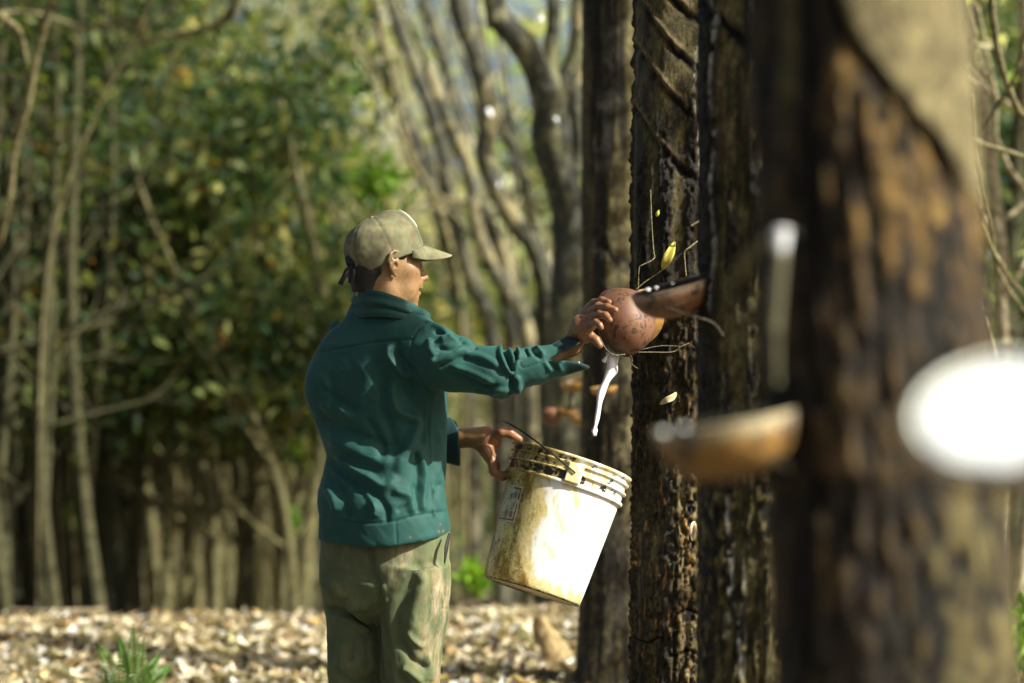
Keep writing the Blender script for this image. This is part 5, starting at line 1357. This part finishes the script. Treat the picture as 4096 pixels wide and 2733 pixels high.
pathtree('faint tan stem leaning left high above the cap', [([(1400, 0), (1500, 230), (1620, 480), (1720, 760), (1790, 1000), (1850, 1300), (1890, 1800), (1900, 2440)], [44, 46, 46, 48, 50, 54, 60, 66])], 21, (0.26, 0.23, 0.14), seed=9)
pathtree('faint slanting stem between the tan stem and the knobbly trunk', [([(1690, 0), (1760, 220), (1850, 520), (1880, 700), (1960, 900), (2040, 1300), (2060, 1800), (2060, 2440)], [40, 42, 44, 44, 50, 56, 60, 70])], 20, (0.20, 0.18, 0.10), seed=10)
# far cups on the forked tree
for (x, y, d, R, up, mt, lab) in ((2305, 1528, 9.6, .062, (-.2, -.10, .95), clay_y, 'far blurred orange bowl, topmost one under the raised sleeve'), (2415, 1552, 8.85, .048, (-.1, -.05, .98), clay_y, 'far blurred bowl beside the falling latex stream'),
    (2268, 1640, 9.6, .045, (.1, -.1, .95), clay_y, 'far small bowl in the middle of the hanging group'), (2205, 1668, 9.6, .040, (.2, .85, .45), clay, 'far reddish bowl showing its round bottom, lowest on the left'), (2330, 1672, 9.6, .052, (.1, -.1, .98), clay_y, 'far bright orange bowl, lowest on the right of the far group')):
    bowl(P(x, y, d), up, R, R * .62, mt, lab, 'far bowls hanging behind the bucket', (1.5, 1.5, 1.4), None, ns=32, rows=8)
mb = MB(); add_tube(mb, [P(2285, 1560, 9.62), P(2288, 1670, 9.65)], .012, 8)
o = mb.build('hanging_latex_string', cream); tag(o, 'pale string of dried latex hanging between the far bowls', 'latex string'); rebase(o, P(2285, 1560, 9.62))

# ================================================================== WOOD BEHIND
kinds = [('dark', 101, .065, 2.2, 1.35, 3600), ('mid', 102, .060, 2.1, 1.5, 3600), ('yellow', 103, .05, 2.2, 1.2, 3000), ('mid', 104, .075, 2.3, 1.6, 3600), ('dark', 105, .055, 2.0, 1.3, 3600), ('pale', 106, .045, 1.9, 1.5, 1500), ('mid', 107, .085, 2.2, 1.5, 3600), ('dark', 108, .05, 2.1, 1.4, 3600), ('mid', 109, .06, 2.0, 1.3, 4000), ('dark', 110, .050, 2.7, 1.1, 900), ('mid', 111, .055, 2.2, .75, 1500), ('yellow', 112, .05, 2.2, .75, 1100), ('dark', 113, .06, 2.2, .8, 1500)]
HS = {9: 6.5, 10: 3.9, 11: 3.6, 12: 4.0}
protos = {}
def zone_label(x, y):
    px = 2048 + x / y * FPX
    if y < 20: zb_ = 'nearer'
    elif y < 29: zb_ = 'middle'
    else: zb_ = 'farthest'
    if px < 620: side = 'at the far left'
    elif px < 1300: side = 'left of the man'
    elif px < 1800: side = 'behind the man'
    elif px < 2600: side = 'behind the arm and bucket'
    else: side = 'right of the near trunk'
    return zb_, side
def put(kind_i, x, y, rot, sc):
    pal, sd, r0, cb, cr, nl = kinds[kind_i]
    z, s_ = zone_label(x, y)
    nm = {'dark': 'dark green', 'mid': 'mid green', 'yellow': 'yellowish', 'pale': 'pale sparse'}[pal]
    lab = f'slim {nm} tree in the {z} rows, {s_}'
    grp = f'{nm} trees of the {z} rows {s_}'
    zz = float(gz(x, y))
    if kind_i not in protos:
        t = wood_tree('rubber_tree', lab, sd, pal, (x, y, zz), HS.get(kind_i, 7.2), r0, cb, cr, nl, size=.13, group=grp, barkc=(.30, .26, .16) if pal == 'pale' else ((0.06, 0.062, 0.028) if kind_i in (0, 3, 6, 7) else (.085, .082, .038) if kind_i == 9 else (.15, .138, .062)), twig=(pal == 'pale'), forks=(1, 2, 1, 2, 2, 2, 1, 3, 3, 2, 2, 1, 2)[kind_i], lean=((-.03, .09, -.10, .05, -.08, -.10, .02, .10, -.12, .06, -.05, .08, .04)[kind_i], .03))  # dark and light bark colours stand for shaded and sunlit trunks
        protos[kind_i] = t; t.rotation_euler = (0, 0, rot); t.scale = (sc, sc, sc)
    else:
        t = dup(protos[kind_i], (x, y, zz), rot, sc, lab); t['group'] = grp
    return t
rr_ = random.Random(21)
for px, d, k in [(40, 15.5, 6), (170, 16.5, 7), (262, 18, 1), (390, 17, 0), (470, 19.5, 3), (330, 22, 4), (90, 20, 1), (-80, 18, 3), (-200, 21, 0), (230, 25, 3), (20, 24, 8), (560, 18.5, 12), (640, 21, 10), (720, 19, 12), (800, 23, 10), (880, 20.5, 12), (960, 24, 11), (1040, 22, 10), (1120, 26, 11), (1200, 24, 10), (1270, 21, 12), (600, 25, 8), (760, 26, 1), (1010, 28, 10)]:
    put(k, (px - 2048) / FPX * d, d, rr_.uniform(0, 6.28), rr_.uniform(.85, 1.15) )
for i in range(40):
    d = rr_.uniform(26, 42); px = rr_.uniform(-250, 1900); kk = rr_.choice([0, 1, 8, 3, 4, 7, 2, 6]) if px < 450 else rr_.choice([10, 11, 12, 10]) if px < 1000 else rr_.choice([5, 5, 5, 2])
    if px > 950 and rr_.random() < .75: continue
    put(kk, (px - 2048) / FPX * d, d, rr_.uniform(0, 6.28), rr_.uniform(.9, 1.25))
for px, d, k in [(3990, 11, 5), (4060, 14, 0), (4180, 17, 1), (3900, 19, 4), (4000, 25, 3), (4300, 22, 0), (3950, 31, 0), (2500, 27, 12), (2350, 33, 10), (2150, 24, 12), (1950, 30, 10), (2060, 36, 12), (1850, 27, 10)]:
    put(k, (px - 2048) / FPX * d, d, rr_.uniform(0, 6.28), rr_.uniform(.85, 1.1))
for px, d, k, sc in [(1110, 33, 5, 1.3), (1330, 34, 5, 1.2), (1530, 36, 5, 1.3), (1740, 34, 5, 1.2), (900, 35, 5, 1.5), (1430, 24, 11, 1), (1620, 26, 10, 1), (1800, 23, 11, 1), (1280, 36, 2, 1.3), (1600, 38, 2, 1.2), (1060, 38, 5, 1.5), (1400, 40, 5, 1.5)]:
    put(k, (px - 2048) / FPX * d, d, rr_.uniform(0, 6.28), sc)
for i in range(38):
    px = -60 + i * 36 + rr_.uniform(-22, 22); d = rr_.uniform(14.6, 23)
    put(9 if px < 620 else rr_.choice([10, 12, 12, 11]), (px - 2048) / FPX * d, d, rr_.uniform(0, 6.28), rr_.uniform(.9, 1.1))
for px, d, k in [(-520, 17, 0), (-700, 19, 1), (-950, 18, 8), (-1200, 21, 0), (-420, 24, 3), (-820, 25, 7), (-1450, 20, 1), (-620, 15.5, 9), (-330, 16.5, 9)]:
    put(k, (px - 2048) / FPX * d, d, rr_.uniform(0, 6.28), 1.0)
# orange-leaved saplings and bright spring-green shoots
def sapling(label, px, py, d, h, pal, seed, nl=220, cr=.3, size=.12):
    b0 = P(px, py, d); zb = float(gz(b0.x, d)); r = np.random.default_rng(seed)
    e = empty('sapling', (b0.x, d, zb), label, 'sapling', 'bright young saplings in the wood')
    h_ = b0.z - zb; mb = MB()
    st = smooth_path([(0.06, 0, -.05), (0.03, 0, h_ * .4), (-.02, .02, h_ * .8), (0, 0, h_ + cr * .5)], 14)
    add_tube(mb, st, np.linspace(.014, .004, 14), 6, (.2, .17, .08))
    for k in range(5):
        a = r.uniform(0, 6.28); q = st[10 + k % 4]
        add_tube(mb, [q, q + np.array([math.cos(a), math.sin(a), .5]) * cr * .6, q + np.array([math.cos(a), math.sin(a), .4]) * cr * 1.1], .004, 4, (.2, .17, .08))
    o = mb.build('trunk', barkS); o.parent = e
    C = np.array([0, 0, h_]) + r.normal(0, cr * .5, (nl, 3)); mb = MB(); leaves(mb, C, size, palette(pal, nl, r), r)
    o = mb.build('crown', leafm, None, False); o.parent = e
    return e
sapling('sapling with orange leaves high in the dark foliage at the far left', 225, 690, 16.5, 3, 'orange', 201, 200, .28)
sapling('small orange leaved sapling top over the dark gap, left of the cap', 690, 360, 18, 3, 'orange', 202, 90, .2)
sapling('bright lime green shoot above the cap', 1500, 730, 15, 2.5, 'lime', 203, 110, .17)
sapling('bright lime green shoot high at the top centre', 1380, 360, 20, 3, 'lime', 204, 60, .18)
sapling('small lime green sapling low in the wood left of the jacket hem', 1160, 2080, 16, 1, 'lime', 205, 36, .09, .11)
sapling('lime green shoot among trunks at the left, level with the bucket', 290, 1680, 16, 1, 'lime', 206, 50, .10)
sapling('second lime shoot lower down among the left trunks', 320, 2060, 17, 1, 'lime', 207, 50, .10)
sapling('lime shoot between trunks, left of the jacket', 1190, 1800, 19, 1, 'lime', 208, 36, .09)
sapling('yellow lime broad leaved seedling on the ground beneath the bucket', 1905, 2300, 12.6, .5, 'lime', 209, 36, .06, .14)
sapling('lime green shoot at the lower right corner of the photo', 4050, 2550, 9.5, .5, 'lime', 210, 160, .16, .09)
sapling('lime shoot near the bottom of the left trunks', 560, 1790, 18, 1, 'lime', 211, 36, .09)
# long bare branches crossing the top left
def bare(label, pts, w, d, seed):
    mb = MB(); p = smooth_path([P(x, y, d + .1 * i) for i, (x, y) in enumerate(pts)], 30)
    add_tube(mb, p, np.linspace(w, w * .55, 30) * .5 / FPX * d, 8, (0.22, 0.195, 0.095), lambda V: (fbm(V[..., 0] * 20, V[..., 1] * 20, V[..., 2] * 9, 2) - .5) * .012)
    return p, mb
def baretree(label, stem, w, d, seed, branches=()):
    e0 = P(stem[-1][0], stem[-1][1], d); zb = float(gz(e0.x, d))
    e = empty('bare_tree', (e0.x, d, zb), label, 'tree', 'bare branching trees in front of the foliage')
    p, mb = bare(label, stem, w, d, seed)
    add_tube(mb, smooth_path([P(stem[-1][0], stem[-1][1], d + .1 * (len(stem) - 1)), Vector((e0.x, d, zb - .1))], 8), w * .35 / FPX * d, 10, (0.12, 0.11, 0.06))
    for st, w2 in branches:
        q, mb2 = bare(label, st, w2, d, seed); mb.V += mb2.V; mb.F += [f + mb.n for f in mb2.F]; mb.C += mb2.C; mb.n += mb2.n
    o = mb.build('trunk', barkS); o.data.transform(Matrix.Translation(-Vector((e0.x, d, zb)))); o.parent = e
    return e
baretree('bare pale stem running up the left edge of the photo', [(235, -80), (190, 60), (150, 200), (110, 420), (62, 580), (38, 780), (5, 950), (-60, 1200), (-60, 2400)], 36, 11.2, 1, [([(0, 60), (80, 130), (108, 260)], 26), ([(270, -40), (190, 60)], 24)])
baretree('bare stem with long level branches crossing the top left', [(640, -80), (575, 60), (520, 190), (400, 420), (250, 800), (170, 1300), (150, 2400)], 18, 13.5, 2, [([(960, -80), (935, 50), (880, 95), (780, 125), (640, 150), (520, 190)], 36), ([(575, 80), (450, 95), (330, 115), (240, 110)], 28), ([(-20, 60), (120, 50), (330, 110)], 22)])
baretree('bare tree with slender level twigs above the peak of the cap', [(1480, -60), (1560, 300), (1640, 620), (1760, 860), (1850, 1300), (1860, 2400)], 36, 17, 3, [([(1610, 800), (1720, 790), (1810, 800), (1930, 818)], 24), ([(1600, 850), (1700, 835), (1800, 820), (1900, 812)], 20), ([(1500, 300), (1400, 160), (1330, -40)], 26), ([(1640, 620), (1560, 500), (1500, 420)], 20)])
baretree('bare bent branches at the upper right edge of the photo', [(3960, -60), (3990, 200), (4060, 420), (4130, 560), (4150, 1200), (4150, 2500)], 34, 8.8, 4, [([(3880, 560), (3960, 585), (4080, 620), (4140, 640)], 24), ([(4110, 100), (4060, 300), (3990, 420), (3900, 560)], 22), ([(3920, 900), (3990, 1040), (4110, 1200)], 24), ([(3880, 380), (3900, 640), (3960, 900), (4000, 1100), (4140, 1300)], 20)])
# the wood that closes the view far behind: one mass
r = np.random.default_rng(77); mb = MB()
n = 30000
X = r.uniform(-20, 16, n); Y = r.uniform(44, 58, n); Zq = r.uniform(-1, 13, n)
pxq = 2048 + X / Y * FPX; pyq = 1366.5 - (Zq - CAMZ) / Y * FPX
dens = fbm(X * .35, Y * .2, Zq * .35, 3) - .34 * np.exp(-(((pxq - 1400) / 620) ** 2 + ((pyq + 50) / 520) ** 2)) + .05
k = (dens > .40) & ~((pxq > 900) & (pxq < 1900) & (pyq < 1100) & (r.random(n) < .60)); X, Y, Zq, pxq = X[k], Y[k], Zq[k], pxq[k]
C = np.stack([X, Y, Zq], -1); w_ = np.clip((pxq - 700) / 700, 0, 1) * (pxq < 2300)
cols = np.where((r.random(len(C)) < w_)[:, None], np.clip(palette('pale', len(C), r) * 1.3, 0, .8), palette('mid', len(C), r))  # paler leaves towards the centre put a hazy glow into the colour
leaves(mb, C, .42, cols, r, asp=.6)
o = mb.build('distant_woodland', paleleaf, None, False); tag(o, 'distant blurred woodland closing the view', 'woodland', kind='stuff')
# undergrowth mass between the trunks behind the crest
mb = MB(); n = 9000
Y = r.uniform(22, 42, n); X = (r.uniform(-300, 2500, n) - 2048) / FPX * Y; Zq = gz(X, Y) + np.abs(r.normal(0, .55, n)) * (fbm(X * .8, Y * .5, 0 * X, 2) > .45)
leaves(mb, np.stack([X, Y, Zq], -1), .16, palette('dark', n, r) * .9, r)
o = mb.build('undergrowth', leafm, None, False); tag(o, 'dim undergrowth between the trunks of the wood', 'undergrowth', kind='stuff')

# ================================================================== FERN, FALLEN STICKS, STUMP
fern_m = leaf_mat('fern_leaf', .3)
fb = P(528, 2860, 7.9); fb.z = float(gz(fb.x, 7.9))
fern = empty('fern', fb, 'green fern with feathery fronds rising from the leaves at the lower left', 'fern')
for (tx, ty, dd, w) in ((533, 2492, 7.9, 62), (475, 2540, 7.85, 60), (380, 2570, 7.7, 84), (390, 2655, 7.6, 78), (385, 2700, 7.5, 80), (575, 2550, 7.95, 60), (640, 2612, 8.0, 58), (690, 2655, 8.05, 60), (655, 2700, 7.6, 70), (460, 2730, 7.4, 70), (500, 2590, 7.7, 60), (610, 2660, 7.75, 66)):
    tip = P(tx, ty, dd); b0 = Vector(fb)
    mid2 = b0.lerp(tip, .55) + Vector((0, 0, .07 if tx < 500 or tx > 600 else .03))
    sp_ = smooth_path([b0, mid2, tip], 40); mbf = MB()
    add_tube(mbf, sp_, np.linspace(.003, .0008, 40), 5, (.10, .13, .03))
    T_, _, _ = frames(sp_); W_ = w / FPX * dd * 1.0
    nrm = np.array([.15, -1, .5]); nrm /= np.linalg.norm(nrm)
    vs = []; fs = []
    for q in range(6, 39):
        t = q / 39; ln = W_ * (1 - t) ** .75 * min(1, (t - .1) * 5)
        s = np.cross(T_[q], nrm); s /= np.linalg.norm(s)
        for sg in (-1, 1):
            d_ = s * sg * .95 + T_[q] * .35; d_ /= np.linalg.norm(d_); wv = T_[q] * .0030
            p = sp_[q]; i0 = len(vs)
            vs += [p - wv * .6, p + wv * .6, p + d_ * ln * .5 + wv + nrm * .004, p + d_ * ln - nrm * .006, p + d_ * ln * .5 - wv + nrm * .004]
            fs += [[i0, i0 + 1, i0 + 2, i0 + 4], [i0 + 4, i0 + 2, i0 + 3, i0 + 3]]
    vs = np.array(vs); fs = np.array(fs); mbf.add(vs, fs[0::2]); mbf.C[-1] = np.tile(np.array((.085, .17, .035), np.float32), (len(vs), 1))
    mbf.add(vs, fs[1::2][:, :3]); mbf.C[-1] = mbf.C[-2]
    mbf.build('frond', fern_m, fern, False)
def stick(label, pts, rad, c=(.22, .17, .10)):
    mb = MB(); add_tube(mb, smooth_path(pts, 24), rad, 8, c, lambda V: (fbm(V[..., 0] * 30, V[..., 1] * 30, V[..., 2] * 30, 2) - .5) * .01)
    o = mb.build('fallen_stick', barkS); tag(o, label, 'stick', 'fallen sticks on the leaves'); rebase(o, Vector(pts[0])); return o
stick('long fallen stick lying across the leaves below the bucket', [P(1820, 2430, 12.0), P(1950, 2420, 12.1), P(2080, 2445, 12.0), P(2200, 2490, 11.8)], .022)
stick('fallen stick slanting over the leaves right of the trousers', [P(1880, 2480, 11.5), P(2000, 2465, 11.6), P(2120, 2480, 11.6), P(2300, 2440, 11.8)], .018)
stick('short fallen branch lying near the foot of the dark fluted trunk', [P(2180, 2560, 10.9), P(2280, 2545, 10.9), P(2370, 2560, 10.8)], .02, (.3, .22, .12))
stick('fallen stick on the leaf covered crest left of the fern', [P(40, 2440, 12.2), P(200, 2448, 12.1), P(420, 2440, 12.2)], .014, (.3, .24, .15))
# broken pale stump
sb = P(2190, 2700, 9.7); sb.z = float(gz(sb.x, 9.7))
mb = MB()
add_tube(mb, smooth_path([sb + Vector((0.05, 0, -.05)), sb + Vector((.03, 0, .08)), sb + Vector((-.01, 0, .17)), sb + Vector((-.03, 0, .24))], 20), np.interp(np.linspace(0, 1, 20), [0, .4, 1], [.085, .05, .030]), 14, (.40, .29, .14), lambda V: (fbm(V[..., 0] * 30, V[..., 1] * 30, V[..., 2] * 18, 3) - .5) * .045)
o = mb.build('broken_stump', barkS); tag(o, 'pale broken stump among the leaves at the bottom, below the bucket', 'stump'); rebase(o, sb)

# ================================================================== UNSEEN ADDED TREES, right of the frame: leaves placed to shade man and trunks
SX, SY = 0.905, -0.425; TE = math.tan(math.radians(36)) / SX
def shade_tree(label, x, specs, seed, trunk_r=.07, oy=-.3):
    """an unseen tree added for its shade; specs = leafy branches (c0, c1, h0, h1, n): where along the row and how high their shade reaches"""
    r = np.random.default_rng(seed)
    yc = np.mean([((a + b) / 2 + SY * x) / SX for a, b, *_ in specs])
    bx, by = x + .9, yc + oy
    e = empty('rubber_tree', (bx, by, 0), label, 'tree', 'trees outside the frame')
    mb = MB(); zt = 6.5
    add_tube(mb, smooth_path([(0, 0, -.1), (.03, .02, 2), (-.05, 0, 4.5), (0, .05, zt)], 16), np.linspace(trunk_r, trunk_r * .5, 16), 10, (.15, .13, .07))
    ml = MB()
    for c0, c1, h0, h1, n in specs:
        X = r.uniform(x - .25, x + .25, n); c = r.uniform(c0, c1, n); h = r.uniform(h0, h1, n)
        Y = (c + SY * X) / SX * 1.0; Zq = h + X * TE
        # c = x*0.342 + y*0.94
        Y = (c - .425 * X) / .905
        C = np.stack([X - bx, Y - by, Zq], -1)
        leaves(ml, C, .13, palette('mid', n, r), r, asp=.5)
        ctr = C.mean(0)
        for k in range(5):
            q = C[r.integers(0, n)]
            add_tube(mb, smooth_path([(0, 0, max(.8, ctr[2] - .8)), ctr * .6 + np.array([0, 0, (ctr[2] - .8) * .4]) , ctr, q], 12), np.linspace(.022, .005, 12), 5, (.15, .13, .07))
    o = mb.build('trunk', barkS); o.parent = e
    o = ml.build('crown', leafm, None, False); o.parent = e
def cc_(x, y): return .425 * x + .905 * y
def hh_(x, z): return z - x * TE
shade_tree('leafy tree added outside the frame to shade the man', 1.75, [(cc_(-.45, 6.38), cc_(-.29, 6.30) + .01, hh_(-.30, 1.37), hh_(-.46, 1.47), 80)], 301, oy=-1.7)
shade_tree('leafy tree added outside the frame to shade the sharp trunk', 3.3, [(cc_(.45, 6.58), cc_(.55, 6.80), hh_(.5, .2), hh_(.5, 2.6), 230)], 302)
shade_tree('leafy tree added outside the frame to shade the half hidden trunk', 3.3, [(cc_(.537, 5.08), cc_(.6, 5.3), hh_(.5, .3), hh_(.5, 2.3), 190)], 303)
shade_tree('leafy tree added outside the frame to shade the fluted trunk', 3.3, [(cc_(.3, 9.0), cc_(.45, 9.3), hh_(.4, 0), hh_(.4, 3.0), 400)], 304)
shade_tree('leafy tree added outside the frame to shade the forked tree', 4.5, [(cc_(.2, 11.7), cc_(.3, 12.2), hh_(.2, 0), hh_(.2, 2.6), 420)], 305)

# canopy of the plantation over the camera and the man (above the picture): it keeps the open sky off them
cp0 = wood_tree('rubber_tree', 'tall leafy tree outside the frame', 401, 'mid', (-3.3, 2.0, 0), 9.0, .13, 5.8, 2.6, 7500, size=.24, group='trees outside the frame')
for (x, y, a_) in ((-3.5, 6.6, 1.0), (-1.3, -.6, 2.2), (-1.75, 4.3, 3.1), (2.2, 2.6, 4.0), (1.2, -1.2, 5.2), (-6.2, 4.5, .4), (-6.0, -.5, 1.7)):
    dup(cp0, (x, y, float(gz(x, y))), a_, 1.0)
# ================================================================== SUN, SKY, CAMERA
SUN = Vector((0.905, -0.425, 0.0)).normalized(); el = math.radians(36)
sd = Vector((SUN.x * math.cos(el), SUN.y * math.cos(el), math.sin(el)))
L = bpy.data.lights.new('sun', 'SUN'); L.energy = 5.0; L.angle = math.radians(0.55); L.color = (1.0, 0.98, 0.86)
lo = bpy.data.objects.new('sun', L); COL.objects.link(lo); lo.rotation_euler = (-sd).to_track_quat('-Z', 'Y').to_euler(); lo.location = sd * 20
w = bpy.data.worlds.new('World'); scene.world = w; w.use_nodes = True
nt = w.node_tree; bg = nt.nodes['Background']
sky = nt.nodes.new('ShaderNodeTexSky'); sky.sky_type = 'NISHITA'; sky.sun_disc = False
sky.sun_elevation = el; sky.sun_rotation = math.atan2(sd.x, sd.y); sky.dust_density = 5.0; sky.air_density = 1.0
nt.links.new(sky.outputs[0], bg.inputs[0]); bg.inputs[1].default_value = 0.09
cam = bpy.data.cameras.new('camera'); co = bpy.data.objects.new('camera', cam); COL.objects.link(co)
co.location = (0, 0, CAMZ); co.rotation_euler = (math.radians(90), 0, 0)
cam.lens = 85; cam.sensor_width = 36; cam.clip_end = 1000; cam.clip_start = 0.05
cam.dof.use_dof = True; cam.dof.focus_distance = 6.34; cam.dof.aperture_fstop = 1.8
scene.camera = co
scene.render.resolution_x = 1024; scene.render.resolution_y = 683
scene.view_settings.view_transform = 'Standard'; scene.view_settings.look = 'None'; scene.view_settings.exposure = 0.84; scene.view_settings.gamma = 1.0
cy = scene.cycles
cy.use_denoising = True; cy.max_bounces = 6; cy.diffuse_bounces = 3; cy.glossy_bounces = 2; cy.transmission_bounces = 3; cy.transparent_max_bounces = 4
cy.sample_clamp_indirect = 6
